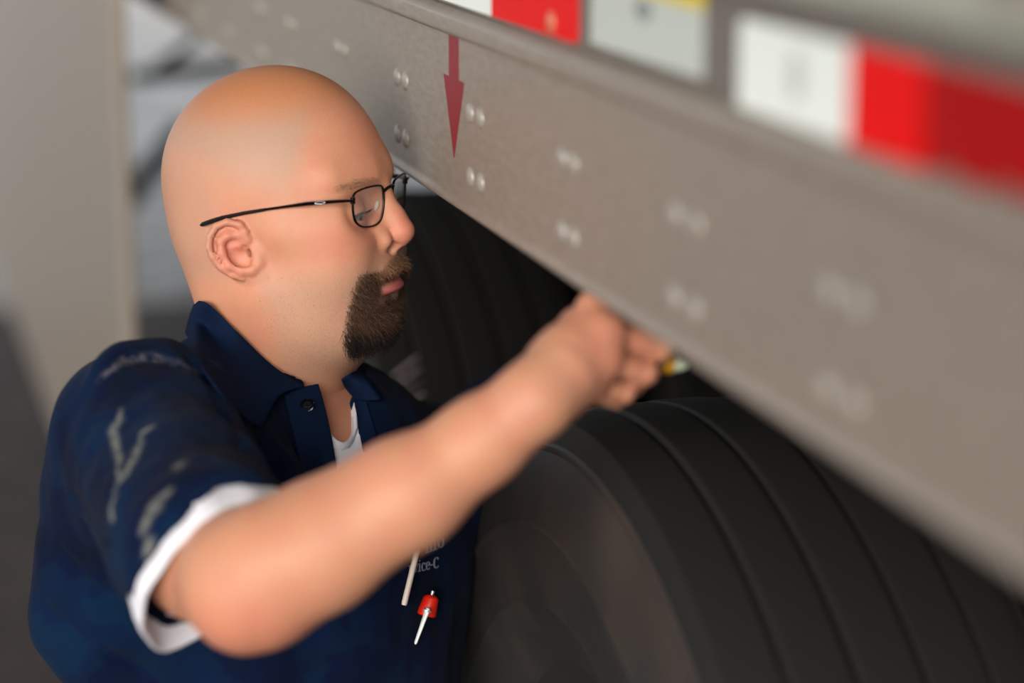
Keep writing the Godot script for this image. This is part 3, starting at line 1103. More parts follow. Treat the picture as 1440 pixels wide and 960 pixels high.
func build_glasses() -> void:
	var g := thing("eyeglasses", "thin dark metal rectangular eyeglasses worn by the bald man", "eyeglasses", head * mm(94, 14, 0))
	var o := -g.position
	var metal := mat(Color(0.055, 0.045, 0.075), 0.28, 0.65)
	var rubber := mat(Color(0.035, 0.04, 0.055), 0.5)
	var glass := mat(Color(1, 1, 1, 0.04), 0.02)
	glass.transparency = BaseMaterial3D.TRANSPARENCY_ALPHA
	glass.metallic_specular = 0.5
	var outline := [Vector2(53.5, 13), Vector2(53, 19.0), Vector2(48.5, 22.4), Vector2(34, 23.6), Vector2(18, 22.6), Vector2(11.6, 20.0), Vector2(9.2, 13), Vector2(9.6, 4), Vector2(13.5, -4.6), Vector2(20.5, -7.8), Vector2(30, -8.2), Vector2(42, -6.2), Vector2(49.5, -1.6), Vector2(52.6, 5)]
	for z in [1, -1]:
		var loop := []
		var m := outline.size()
		for k in m:
			for j in 4:
				var q: Vector2 = (outline[k] as Vector2).cubic_interpolate(outline[(k + 1) % m], outline[(k + m - 1) % m], outline[(k + 2) % m], j / 4.0)
				loop.append(lens_point(q.x * z, q.y) + o)
		put("rim", sharp(ring_tube(loop, 0.00085, 10, 1.25, head.basis.x), 60.0), metal, g)
		var s := Soup.new()
		var mid := lens_point(35.0 * z, 8.0) + o
		var f := head.basis.x * 0.0006
		for ring in 4:
			for p in loop:
				var q: Vector3 = mid.lerp(p, ring / 3.0)
				var hq := head.affine_inverse() * (q - o) * 1000.0
				s.v.append(lens_point(hq.z, hq.y) + o + f)
		for ring in 4:
			for p in loop:
				var q: Vector3 = mid.lerp(p, ring / 3.0)
				var hq := head.affine_inverse() * (q - o) * 1000.0
				s.v.append(lens_point(hq.z, hq.y) + o - f)
		var w := loop.size()
		for sd in 2:
			for ring in 3:
				for k in w:
					var a := sd * w * 4 + ring * w + k
					var b := sd * w * 4 + ring * w + (k + 1) % w
					if sd == 0:
						s.quad(a, b, b + w, a + w)
					else:
						s.quad(a, a + w, b + w, b)
		for k in w:
			var a := 3 * w + k
			var b := 3 * w + (k + 1) % w
			s.quad(a, b, b + w * 4, a + w * 4)
		put("lens", sharp(s, 50.0), glass, g)
		# hinge, metal arm and rubber tip
		var arm := put("temple", sharp(tube([lens_point(53.2 * z, 16.0) + o, head * mm(86.5, 17.2, 60.5 * z) + o, head * mm(76, 18.0, 68.5 * z) + o, head * mm(58, 17.6, 72.5 * z) + o, head * mm(40, 16.2, 74.5 * z) + o, head * mm(22, 14.6, 76.5 * z) + o], [0.0022, 0.0028, 0.0033, 0.0038, 0.0026, 0.0025], 12, 0.45, head.basis.y), 50.0), metal, g)
		put("temple_tip", sharp(tube([head * mm(23, 14.7, 76.6 * z) + o, head * mm(5, 12.6, 77.6 * z) + o, head * mm(-14, 9.6, 78.2 * z) + o, head * mm(-24, 7.0, 79 * z) + o, head * mm(-31, 5.0, 79.5 * z) + o, head * mm(-33, 4.4, 79.5 * z) + o], [0.0026, 0.0030, 0.0034, 0.0038, 0.0036, 0.0018], 12, 0.5, head.basis.y), 50.0), rubber, arm)
		put("hinge", sharp(tube([lens_point(53.4 * z, 13.8) + o, lens_point(53.4 * z, 18.8) + o], [0.0021], 10), 50.0), metal, arm)
		var oval := []
		for k in 16:
			var an := TAU * k / 16
			oval.append(head * mm(69.5 + cos(an) * 4.2, 18.3 + sin(an) * 1.0, (73.9 - cos(an) * 0.3) * z) + o)
		put("oval_emblem", sharp(ring_tube(oval, 0.00045, 6, 1.0, head.basis.z), 60.0), mat(Color(0.75, 0.75, 0.78), 0.3, 0.8), arm)
		put("nose_pad", sharp(tube([head * mm(90, 9, 9.5 * z) + o, head * mm(89, 5, 10.5 * z) + o, head * mm(87, 1, 12.0 * z) + o], [0.0016, 0.0024, 0.0014], 10), 60.0), mat(Color(0.7, 0.68, 0.66), 0.3), g)
	put("bridge", sharp(tube([lens_point(9.6, 16.5) + o, head * mm(98.0, 19.0, 6) + o, head * mm(98.8, 19.6, 0) + o, head * mm(98.0, 19.0, -6) + o, lens_point(-9.6, 16.5) + o], [0.0012], 10), 60.0), metal, g)

func eye_mesh(z: float) -> Soup:
	var c := head * mm(73.5, 2, 32 * z)
	var gaze := (head.basis * Vector3(0.93, -0.20, 0.30 * (1.0 if z > 0 else 1.0))).normalized()
	var up := Vector3.UP
	var w := gaze.cross(up).normalized()
	up = w.cross(gaze)
	var s := Soup.new()
	for k in 33:
		var a := PI * k / 32.0 * (0.25 + 0.75 * k / 32.0)
		var r := 0.0126 + (0.0007 * smoothstep(0.52, 0.0, a))
		for j in 32:
			var an := TAU * j / 32.0
			s.v.append(c + (gaze * cos(a) + (up * cos(an) + w * sin(an)) * sin(a)) * r)
			var col := Color(0.50, 0.44, 0.40)
			if a < 0.17:
				col = Color(0.006, 0.006, 0.006)
			elif a < 0.46:
				col = Color(0.10, 0.12, 0.11).lerp(Color(0.04, 0.05, 0.05), clampf((a - 0.30) / 0.16, 0.0, 1.0))
			s.c.append(col)
	for k in 32:
		for j in 32:
			var j2 := (j + 1) % 32
			s.quad(k * 32 + j, k * 32 + j2, k * 32 + 32 + j2, k * 32 + 32 + j)
	s.outward()
	s.smooth()
	return s

# body under the clothes, arms and hands
func tp(n: float, u: float, r: float) -> Vector3:
	return torso * Vector3(n, u, r)

var shoulder_r := Vector3.ZERO
var elbow_r := Vector3.ZERO
var shoulder_l := Vector3.ZERO
var elbow_l := Vector3.ZERO
var wrist_l := Vector3.ZERO
var hip := Vector3.ZERO
var front := []                    # placket rows on the shirt before it is opened
var button_at := Vector3.ZERO

func over(HF: Field, S: Field, px: float, py: float, far: float, off: float) -> Vector3:   # in front of neck and shirt, whichever is nearer
	var r := ray(px, py)
	var d := minf(far, minf((HF.cast(EYE, r, 1.4) - EYE).dot(r), (S.cast(EYE, r, 1.4) - EYE).dot(r)) / r.dot(r))
	return EYE + r * (d - off)


func trunk(F: Field, g: float) -> void:                     # g: how far outside the skin
	F.ell(tp(-0.008, -0.16, 0), Vector3(0.120 + g, 0.19 + g, 0.174 + g), 0.01, 0, torso.basis)
	F.ell(tp(-0.018, -0.40, 0.005), Vector3(0.134 + g, 0.25 + g, 0.180 + g), 0.05, 0, torso.basis)
	F.cap(tp(-0.012, -0.048, 0.05), shoulder_r, 0.056 + g, 0.058 + g, 0.04)
	F.cap(tp(-0.025, 0.0, 0.035), tp(-0.02, -0.045, 0.13), 0.046 + g, 0.044 + g, 0.04)
	F.cap(tp(-0.012, -0.108, -0.05), shoulder_l, 0.050 + g, 0.054 + g, 0.04)
	F.cap(tp(-0.035, -0.028, -0.02), tp(-0.02, -0.112, -0.12), 0.040 + g, 0.038 + g, 0.03)

func arm_field() -> Field:
	var F := Field.new()
	var f := [elbow_r, at(390, 795, 1.573), at(449, 773, 1.57), at(577, 693, 1.567), at(677, 620, 1.566), at(752, 562, 1.562), at(795, 520, 1.572)]
	var r := [0.0425, 0.0420, 0.0395, 0.0348, 0.0278, 0.0240, 0.0255]
	F.cap(shoulder_r, at(296, 774, 1.65), 0.052, 0.0455, 0.02)
	F.cap(at(296, 774, 1.65), elbow_r, 0.0455, 0.0425, 0.02)
	for k in 6:
		F.cap(f[k], f[k + 1], r[k], r[k + 1], 0.012)
	F.cap(at(345, 850, 1.572), at(370, 850, 1.572), 0.021, 0.018, 0.03)       # point of the elbow
	F.cap(at(460, 735, 1.585), at(545, 686, 1.58), 0.024, 0.018, 0.03)        # muscle on the thumb side
	return F

func hand_field() -> Field:
	var F := Field.new()
	var mcp := [at(838, 432, 1.592), at(852, 466, 1.578), at(846, 505, 1.576), at(826, 543, 1.582)]
	var pip := [at(908, 452, 1.612), at(930, 488, 1.596), at(908, 523, 1.594), at(878, 551, 1.602)]
	var dip := [at(905, 476, 1.640), at(918, 512, 1.624), at(893, 541, 1.622), at(868, 562, 1.622)]
	var tipp := [at(880, 474, 1.652), at(893, 508, 1.637), at(870, 534, 1.634), at(842, 558, 1.631)]
	var wr := [at(757, 548, 1.566), at(757, 556, 1.560), at(756, 566, 1.560), at(754, 576, 1.565)]
	F.cap(at(735, 574, 1.562), at(768, 548, 1.564), 0.0240, 0.0225, 0.01)
	for k in 4:
		var rr: float = [0.0108, 0.0112, 0.0108, 0.0098][k]
		F.cap(wr[k], mcp[k], 0.0150, rr, 0.014)
		F.cap(mcp[k], mcp[k] + (pip[k] - mcp[k]) * 0.05, rr + 0.001, rr + 0.001, 0.006)
	F.cap(at(800, 505, 1.577), at(820, 495, 1.583), 0.022, 0.020, 0.015)
	for k in 4:
		var rr: float = [0.0081, 0.0083, 0.0080, 0.0072][k]
		F.cap(mcp[k], pip[k], rr + 0.0006, rr, 0.003)
		F.cap(pip[k], pip[k], rr + 0.0006, rr + 0.0006, 0.0015)
		F.cap(pip[k], dip[k], rr, rr - 0.0012, 0.002)
		F.cap(dip[k], tipp[k], rr - 0.0010, rr - 0.0022, 0.002)
	# thumb leaves the side of the palm and closes against the fingers
	F.cap(at(775, 520, 1.585), at(815, 462, 1.612), 0.017, 0.0145, 0.012)
	F.cap(at(815, 462, 1.612), at(862, 452, 1.640), 0.0130, 0.0112, 0.005)
	F.cap(at(862, 452, 1.640), at(893, 462, 1.662), 0.0110, 0.0088, 0.003)
	return F

func arm_tone(w: Vector3, _n: Vector3) -> Color:
	var c := skin_tone(w)
	var e := (w - at(350, 890, 1.55)).length()
	c = c.lerp(Color(0.52, 0.175, 0.115), smoothstep(0.06, 0.0, e) * 0.6)
	var k := (w - at(850, 500, 1.57)).length()
	c = c.lerp(Color(0.50, 0.18, 0.12), smoothstep(0.055, 0.01, k) * 0.5)
	return c

func shirt_field() -> Field:
	var F := Field.new()
	trunk(F, 0.010)
	F.cap(shoulder_r, at(298, 782, 1.640), 0.0655, 0.0655, 0.03)              # right sleeve
	F.cap(at(165, 720, 1.88), at(150, 860, 1.92), 0.055, 0.060, 0.05)         # cloth hanging behind the arm
	F.cap(shoulder_l, elbow_l, 0.068, 0.060, 0.03)
	F.cap(elbow_l, wrist_l, 0.058, 0.042, 0.03)
	# folds
	for f in [[330, 600, 1.90, 400, 705, 1.86, 0.010], [352, 585, 1.90, 432, 690, 1.86, 0.008], [175, 505, 1.80, 300, 530, 1.86, 0.006], [150, 520, 1.79, 235, 500, 1.84, 0.006]]:
		F.cap(at(f[0], f[1], f[2]), at(f[3], f[4], f[5]), f[6], f[6], 0.02)
	# neck hole and the open front
	F.cap(head * mm(-20, -110, 0), head * mm(-25, -190, 0), 0.073, 0.073, 0.006, 1)
	# sleeve mouth: cut square and hollow
	var ax := camdir(0.64, -0.63, 0.44)
	var mouth := at(298, 782, 1.640)
	var sx := ax.cross(Vector3.UP).normalized()
	F.block(mouth + ax * 0.090, Vector3(0.13, 0.13, 0.09), 0.002, 0.003, 1, Basis(sx, ax.cross(sx), ax))
	var inward := (shoulder_r - mouth).normalized()
	F.cap(mouth + inward * 0.030, mouth + ax * 0.012, 0.056, 0.0615, 0.003, 1)
	F.noise = FastNoiseLite.new()
	F.noise.seed = 71
	F.noise.frequency = 13.0
	F.noise.fractal_octaves = 3
	F.noise.fractal_gain = 0.4
	F.squash = Vector3(1.0, 0.55, 1.0)
	F.amp = 0.0055
	return F

func seg_dist(p: Vector3, a: Vector3, b: Vector3) -> float:
	var d := b - a
	return (p - a - d * clampf((p - a).dot(d) / maxf(d.dot(d), 1e-9), 0, 1)).length()

func build_person() -> void:
	skin_noise.seed = 5
	skin_noise.frequency = 28.0
	skin_noise.fractal_octaves = 3
	fine_noise.seed = 6
	fine_noise.frequency = 140.0
	fine_noise.fractal_octaves = 3
	var yaw := deg_to_rad(20.0)
	var tip := deg_to_rad(5.0)
	var F := Vector3(cos(yaw) * cos(tip), sin(tip), sin(yaw) * cos(tip))
	var R := Vector3(-sin(yaw), 0, cos(yaw))
	head = Transform3D(Basis(F, R.cross(F).normalized(), R), at(397, 300, 1.97))
	var ty := deg_to_rad(45.0)
	var N := Vector3(cos(ty), 0, sin(ty))
	torso = Transform3D(Basis(N, Vector3.UP, Vector3(-sin(ty), 0, cos(ty))), at(398, 555, 1.985))
	shoulder_r = at(206, 622, 1.83)
	elbow_r = at(352, 815, 1.58)
	shoulder_l = at(590, 682, 2.12)
	elbow_l = rail(2.20, 0.79, -0.045)
	wrist_l = rail(2.21, 0.93, -0.255)
	base = Vector3(torso.origin.x - 0.05, 0, torso.origin.z)
	var person := thing("person", "bald man with glasses and a goatee in a navy work shirt reaching over a tyre", "person", base)
	var skin := tinted(0.52)
	skin.metallic_specular = 0.42
	skin.subsurf_scatter_enabled = true
	skin.subsurf_scatter_strength = 0.12
	skin.normal_enabled = true
	skin.uv1_triplanar = true
	skin.uv1_scale = Vector3.ONE * 16.0
	skin.normal_texture = noise_tex(0.09, Color.BLACK, Color.WHITE, 44, 3, 512, true, 3.0)
	skin.normal_scale = 0.45
	# body
	var HF := head_field()
	var hc := head * mm(2, -30, 0)
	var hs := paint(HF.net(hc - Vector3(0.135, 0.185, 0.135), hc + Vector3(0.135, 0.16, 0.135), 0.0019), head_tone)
	var whole := Soup.new()
	whole.join(hs)
	var A := arm_field()
	whole.join(paint(A.net(at(140, 940, 1.70), at(860, 480, 1.70) + Vector3(0, 0.04, 0.30), 0.0038), arm_tone))
	var Hd := hand_field()
	var hm := at(840, 500, 1.60)
	whole.join(paint(Hd.net(hm - Vector3(0.095, 0.085, 0.075), hm + Vector3(0.08, 0.075, 0.08), 0.0024), arm_tone))
	# trunk, left arm and legs
	var T := Field.new()
	hip = tp(-0.03, -0.50, 0)
	trunk(T, -0.004)
	T.cap(shoulder_l, elbow_l, 0.052, 0.042, 0.02)
	T.cap(elbow_l, wrist_l, 0.042, 0.027, 0.02)
	legs(T, 0.0)
	whole.join(paint(T.net(base - Vector3(0.42, 0.0, 0.45), base + Vector3(0.62, 1.05, 0.45), 0.010), arm_tone))
	var HL := left_hand()
	whole.join(paint(HL.net(wrist_l - Vector3(0.05, 0.08, 0.08), wrist_l + Vector3(0.16, 0.08, 0.08), 0.003), arm_tone))
	put("body", whole.moved(-base).mesh(), skin, person)
	# eyes
	var wet := tinted(0.06)
	for z in [1, -1]:
		put("eye", eye_mesh(z).moved(-base).mesh(), wet, person)
	# lashes
	for z in [1, -1]:
		var lash := Soup.new()
		for k in 34:
			var t := k / 33.0 * 2.0 - 1.0
			var up := sqrt(maxf(0.0, 1.0 - t * t)) * 2.6
			var rt := head * (mm(73.5, 2, 32 * z) + mm(13.9 * cos(t * 0.75), -1.4 + up, 13.9 * sin(t * 0.75) * z))
			var dir := head.basis * Vector3(0.75 * cos(t * 0.6), 0.12, 0.75 * sin(t * 0.6) * z + 0.35 * z).normalized()
			lash.join(tube([rt, rt + dir * 0.0035 + Vector3(0, 0.0002, 0), rt + dir * 0.0062 + Vector3(0, 0.0016, 0)], [0.00016, 0.00013, 0.00004], 4))
		put("eyelashes", sharp(lash.moved(-base), 70.0), mat(Color(0.10, 0.07, 0.05), 0.6), person)
	# beard and brows
	var hair := tinted(0.55)
	hair.metallic_specular = 0.35
	var bs := Soup.new()
	hairs(bs, hs, beard_share, 2.6, beard_aim, 0.00023)
	put("beard", bs.moved(-base).mesh(), hair, person, "brown goatee and moustache, darker along its lower edge")
	var ss := Soup.new()
	hairs(ss, hs, stubble_share, 0.9, stubble_aim, 0.00006)
	put("stubble", ss.moved(-base).mesh(), hair, person)
	for z in [1.0, -1.0]:
		var es := Soup.new()
		hairs(es, hs, func(p: Vector3) -> float: return brow_share(p) if p.z * z > 0.0 else 0.0, 0.55, brow_aim, 0.00013)
		put("eyebrow", es.moved(-base).mesh(), hair, person)
	# shirt
	var S := shirt_field()
	for row in [[400, 556, 424, 545, 447, 540], [408, 590, 434, 585, 458, 578], [418, 630, 444, 625, 467, 622], [430, 690, 456, 690, 479, 690]]:
		front.append([over(HF, S, row[0], row[1], 2.0, 0.001), over(HF, S, row[2], row[3], 2.0, 0.0045), over(HF, S, row[4], row[5], 2.0, 0.0035)])
	button_at = over(HF, S, 432, 570, 2.0, 0.0075)
	var v0 := over(HF, S, 470, 545, 1.96, -0.004)
	var v1 := over(HF, S, 490, 658, 1.96, -0.005)
	S.cap(v0 + (v0 - v1) * 0.2, v1, 0.030, 0.0205, 0.004, 1)
	build_shirt(person, S, HF)
	build_trousers(person)
	build_glasses()
	build_pocket_things(S)
	build_tool()

func legs(F: Field, g: float) -> void:
	for z in [-1, 1]:
		var h := tp(-0.04, -0.52, 0.09 * z)
		var knee := Vector3(h.x + 0.10, 0.075, h.z + 0.10 + 0.03 * z)
		var ankle := knee + Vector3(-0.33, 0.0, -0.28)
		ankle.y = 0.09
		F.cap(h, knee, 0.088 + g, 0.062 + g, 0.05)
		F.cap(knee, ankle, 0.058 + g, 0.040 + g, 0.03)

func left_hand() -> Field:
	var F := Field.new()
	var d := (wrist_l - elbow_l).normalized()
	var sd := d.cross(Vector3.UP).normalized()
	var dn := sd.cross(d)
	F.cap(wrist_l - d * 0.02, wrist_l + d * 0.01, 0.026, 0.025, 0.01)
	for k in 4:
		var o := dn * (0.033 - 0.022 * k)
		var ln: float = [0.92, 1.0, 0.95, 0.8][k]
		var m := wrist_l + d * 0.075 + o
		var p1 := m + (d * 0.85 + sd * 0.5).normalized() * 0.042 * ln
		var p2 := p1 + (d * 0.35 + sd * 0.93).normalized() * 0.026 * ln
		var p3 := p2 + (sd - d * 0.4).normalized() * 0.021 * ln
		F.cap(wrist_l + o * 0.5, m, 0.016, 0.0125, 0.014)
		F.cap(m, p1, 0.0110, 0.0098, 0.004)
		F.cap(p1, p2, 0.0096, 0.0088, 0.002)
		F.cap(p2, p3, 0.0086, 0.0076, 0.002)
	var t0 := wrist_l + d * 0.02 + dn * 0.022
	var t1 := t0 + (d * 0.6 + dn * 0.6 + sd * 0.3).normalized() * 0.045
	F.cap(t0, t1, 0.016, 0.0125, 0.01)
	F.cap(t1, t1 + (d + sd * 0.4).normalized() * 0.032, 0.0120, 0.0100, 0.003)
	F.cap(t1 + (d + sd * 0.4).normalized() * 0.032, t1 + (d + sd * 0.5).normalized() * 0.058, 0.0098, 0.0078, 0.002)
	return F

func build_shirt(person: Node3D, S: Field, HF: Field) -> void:
	var weave := noise_tex(0.35, Color.BLACK, Color.WHITE, 51, 2, 512, true, 6.0)
	var navy := tinted(0.92)
	navy.metallic_specular = 0.10
	navy.rim_enabled = true
	navy.rim = 0.04
	navy.rim_tint = 0.7
	navy.normal_enabled = true
	navy.normal_texture = weave
	navy.normal_scale = 0.35
	navy.uv1_triplanar = true
	navy.uv1_scale = Vector3.ONE * 14.0
	# creases pressed into the cloth along seams and folds
	for g in [[[175, 503], [235, 503], [290, 526], [320, 580], [345, 635]], [[378, 582], [402, 620], [432, 668]], [[395, 585], [420, 625], [445, 672]], [[360, 600], [388, 650], [410, 690]], [[270, 505], [300, 535], [345, 590]], [[100, 700], [150, 760], [210, 800]], [[85, 775], [140, 835], [215, 880]], [[60, 850], [120, 900], [200, 940]]]:
		var pts := []
		for q in g:
			pts.append(S.cast(EYE, ray(q[0], q[1]), 1.2))
		for k in pts.size() - 1:
			S.cap(pts[k], pts[k + 1], 0.0016, 0.0016, 0.011, 1)
	var smears := []
	for g in [[[172, 575], [168, 590], [158, 602], [162, 625], [168, 650], [166, 680]], [[200, 606], [196, 625], [185, 650], [172, 672], [160, 690]], [[212, 600], [204, 605]], [[255, 650], [248, 656]], [[240, 688], [225, 700], [212, 715], [207, 735]], [[222, 712], [205, 730], [200, 748]], [[160, 700], [154, 716], [158, 730]], [[210, 760], [206, 778]]]:
		var pts := []
		for q in g:
			pts.append(S.cast(EYE, ray(q[0], q[1]), 1.2))
		smears.append(pts)
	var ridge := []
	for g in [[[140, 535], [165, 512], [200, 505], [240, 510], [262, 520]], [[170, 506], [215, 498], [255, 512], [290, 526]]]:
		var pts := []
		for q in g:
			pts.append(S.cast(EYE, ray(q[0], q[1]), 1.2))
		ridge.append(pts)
	var bend := FastNoiseLite.new()
	bend.seed = 61
	bend.frequency = 9.0
	bend.fractal_octaves = 3
	var dust := FastNoiseLite.new()
	dust.seed = 62
	dust.frequency = 180.0
	var cloth := func(p: Vector3, _n: Vector3) -> Color:
		var c := Color(0.0048, 0.0165, 0.047).lerp(Color(0.0066, 0.0080, 0.0235), clampf(0.5 + bend.get_noise_3dv(p) * 1.2, 0.0, 1.0))
		if p.z > -1.95 and p.x < -0.20:
			var d := 1.0
			for m in smears:
				for k in (m as Array).size() - 1:
					d = minf(d, seg_dist(p, m[k], m[k + 1]) / (0.35 + 0.75 * sin(PI * (k + 0.5) / ((m as Array).size() - 1))))
			var w := smoothstep(0.0052, 0.0003, d) * clampf(0.72 + dust.get_noise_3dv(p * Vector3(1.2, 0.22, 1.2)) * 0.7, 0.0, 1.0)
			c = c.lerp(Color(0.30, 0.30, 0.255), w * 0.62)
			d = 1.0
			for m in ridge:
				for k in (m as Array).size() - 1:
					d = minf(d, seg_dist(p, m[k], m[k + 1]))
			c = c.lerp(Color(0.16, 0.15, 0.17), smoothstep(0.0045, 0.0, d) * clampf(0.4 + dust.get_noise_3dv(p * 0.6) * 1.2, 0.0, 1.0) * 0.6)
		return c
	var lo := Vector3(base.x - 0.30, 0.44, base.z - 0.36)
	var hi := Vector3(base.x + 0.58, 1.06, base.z + 0.50)
	var ss := paint(S.net(lo, hi, 0.0036), cloth)
	var shirt := put("shirt", ss.moved(-base).mesh(), navy, person)
	var plain_navy := navy.duplicate() as StandardMaterial3D
	plain_navy.vertex_color_use_as_albedo = false
	plain_navy.albedo_color = Color(0.0060, 0.0140, 0.040).linear_to_srgb()
	# collar: right leaf
	var neck := func(px: float, py: float, off: float) -> Vector3:
		var q := HF.cast(EYE, ray(px, py), 1.4)
		return q + HF.normal(q) * off
	var on := func(px: float, py: float, off: float) -> Vector3:
		var q := S.cast(EYE, ray(px, py), 1.4)
		return q + S.normal(q) * off
	var leaf := [
		[at(312, 416, 2.045), at(305, 436, 2.06), at(300, 455, 2.065)],
		[at(277, 424, 1.998), at(270, 443, 2.005), at(264, 466, 2.005)],
		[over(HF, S, 286, 424, 1.965, 0.013), over(HF, S, 274, 448, 1.975, 0.020), over(HF, S, 267, 478, 1.98, 0.006)],
		[over(HF, S, 306, 440, 2.0, 0.009), over(HF, S, 292, 470, 2.0, 0.019), over(HF, S, 281, 512, 2.0, 0.005)],
		[over(HF, S, 338, 472, 2.0, 0.008), over(HF, S, 324, 512, 2.0, 0.013), over(HF, S, 312, 555, 2.0, 0.005)],
		[over(HF, S, 382, 514, 2.0, 0.009), over(HF, S, 364, 550, 2.0, 0.014), over(HF, S, 345, 588, 2.0, 0.006)],
		[over(HF, S, 427, 543, 2.0, 0.010), over(HF, S, 392, 557, 2.0, 0.016), over(HF, S, 367, 602, 2.0, 0.007)],
	]
	put("collar", sharp(patch(leaf, 0.0024, 7, EYE).moved(-base), 60.0), plain_navy, shirt)
	var leaf2 := [
		[over(HF, S, 480, 534, 2.01, 0.004), over(HF, S, 487, 546, 2.01, 0.007), over(HF, S, 500, 562, 2.01, 0.004)],
		[over(HF, S, 493, 525, 2.04, 0.005), over(HF, S, 504, 541, 2.03, 0.010), over(HF, S, 519, 563, 2.02, 0.006)],
		[over(HF, S, 505, 518, 2.06, 0.005), over(HF, S, 519, 536, 2.05, 0.010), over(HF, S, 537, 560, 2.04, 0.006)],
		[at(494, 507, 2.10), at(510, 522, 2.10), at(526, 546, 2.10)],
	]
	put("collar", sharp(patch(leaf2, 0.0024, 7, EYE).moved(-base), 60.0), plain_navy, shirt)
	# placket with its button
	put("placket", sharp(patch(front, 0.0026, 8, EYE).moved(-base), 60.0), plain_navy, shirt)
	var band2 := [
		[over(HF, S, 491, 560, 2.0, 0.003), over(HF, S, 503, 562, 2.0, 0.005), over(HF, S, 516, 566, 2.0, 0.002)],
		[over(HF, S, 500, 595, 1.99, 0.003), over(HF, S, 512, 597, 1.99, 0.004), over(HF, S, 526, 600, 1.99, 0.002)],
		[over(HF, S, 509, 635, 1.98, 0.003), over(HF, S, 521, 637, 1.98, 0.004), over(HF, S, 535, 640, 1.98, 0.002)],
	]
	put("placket", sharp(patch(band2, 0.0024, 6, EYE).moved(-base), 60.0), plain_navy, shirt)
	var bc := button_at
	var bn := (EYE - bc + Vector3(0.35, 0.2, 0)).normalized()
	var bprof := [Vector2(0.0005, 0.0006), Vector2(0.0036, 0.0006), Vector2(0.0042, 0.0014), Vector2(0.0052, 0.0017), Vector2(0.0057, 0.0012), Vector2(0.0058, 0.0002), Vector2(0.0052, -0.0006), Vector2(0.0005, -0.0006)]
	var button := put("button", sharp(lathe(bprof, bc - base, bn, Vector3.UP, 32), 40.0), mat(Color(0.035, 0.04, 0.07), 0.18), shirt)
	for k in 4:
		var an := TAU * (k + 0.5) / 4
		var w := bn.cross(Vector3.UP).normalized()
		var hp := bc - base + (w * cos(an) + w.cross(bn) * sin(an)) * 0.0016
		put("thread_hole", sharp(tube([hp, hp + bn * 0.0008], [0.0005], 8), 60.0), mat(Color(0.01, 0.01, 0.015), 0.6), button)
	# embroidered lettering above the pocket, partly behind the forearm
	var thread := mat(Color(0.50, 0.53, 0.60), 0.9)
	var face := SystemFont.new()
	face.font_names = PackedStringArray(["Droid Serif"])
	for t in [["illo", 597, 785, 623, 775, 0.0165], ["rvice-C", 573, 812, 614, 803, 0.0125]]:
		var a0: Vector3 = on.call(t[1], t[2], 0.0012)
		var a1: Vector3 = on.call(t[3], t[4], 0.0012)
		var tm := TextMesh.new()
		tm.text = t[0]
		tm.font = face
		tm.font_size = 64
		tm.pixel_size = t[5] / 64.0
		tm.depth = 0.0006
		tm.curve_step = 2.0
		tm.horizontal_alignment = HORIZONTAL_ALIGNMENT_LEFT
		tm.vertical_alignment = VERTICAL_ALIGNMENT_BOTTOM
		var lt := put("lettering", tm, thread, shirt)
		var bx := (a1 - a0).normalized()
		var nz: Vector3 = S.normal((a0 + a1) * 0.5)
		nz = (nz - bx * nz.dot(bx)).normalized()
		var wide := maxf(tm.get_aabb().size.x, 0.001)
		lt.transform = Transform3D(Basis(bx * ((a1 - a0).length() / wide), nz.cross(bx), nz), a0 - base)
	# white undershirt: neck band, chest and sleeve end
	var wn := mat(Color(0.86, 0.86, 0.90), 0.9)
	wn.normal_enabled = true
	wn.normal_texture = weave
	wn.normal_scale = 0.3
	wn.uv1_triplanar = true
	wn.uv1_scale = Vector3.ONE * 14.0
	wn.rim_enabled = true
	wn.rim = 0.3
	var U := Field.new()
	trunk(U, 0.004)
	U.cap(head * mm(-20, -110, 0), head * mm(-25, -190, 0), 0.074, 0.074, 0.006, 1)
	var u0 := U.cast(EYE, ray(470, 560), 1.7)
	var u1 := U.cast(EYE, ray(478, 594), 1.7)
	U.cap(u1 + (u0 - u1) * 2.0, u1, 0.026, 0.0185, 0.004, 1)
	U.block(tp(0, -0.55, 0), Vector3(0.4, 0.30, 0.4), 0.01, 0.01, 1)
	var us := U.net(Vector3(base.x - 0.26, 0.66, base.z - 0.32), Vector3(base.x + 0.42, 1.04, base.z + 0.40), 0.005)
	var under := put("undershirt", us.moved(-base).mesh(), wn, person)
	var rib := []
	for q in [[452, 604], [461, 617], [470, 625], [480, 629], [489, 626], [496, 617], [500, 604], [499, 588]]:
		var p0 := U.cast(EYE, ray(q[0], q[1]), 1.7)
		rib.append(p0 + U.normal(p0) * 0.0005 - base)
	put("neckband", sharp(tube(rib, [0.0042], 12, 0.55, EYE - base - rib[3]), 60.0), wn, under)
	var ax := camdir(0.64, -0.63, 0.44)
	var mouth := at(298, 782, 1.640)
	var sx := ax.cross(Vector3.UP).normalized()
	var sy := ax.cross(sx)
	var cuff := Soup.new()
	var seg := 72
	var shape := [[0.0590, -0.012], [0.0622, -0.001], [0.0634, 0.0080], [0.0628, 0.0105], [0.0612, 0.0105], [0.0595, 0.004], [0.0570, -0.012]]
	for k in seg:
		var an := TAU * k / seg
		var e := sx * cos(an) + sy * sin(an)
		var sag := maxf(0.0, (e.dot(Vector3(-0.55, -0.83, 0))))
		for q in shape:
			var wob := 0.0012 * sin(an * 5.0) + 0.0008 * sin(an * 11.0 + 1.0)
			cuff.v.append(mouth + e * (q[0] + 0.012 * pow(sag, 6.0) * smoothstep(-0.03, 0.01, q[1]) + wob) + ax * (q[1] + 0.004 * pow(sag, 4.0)))
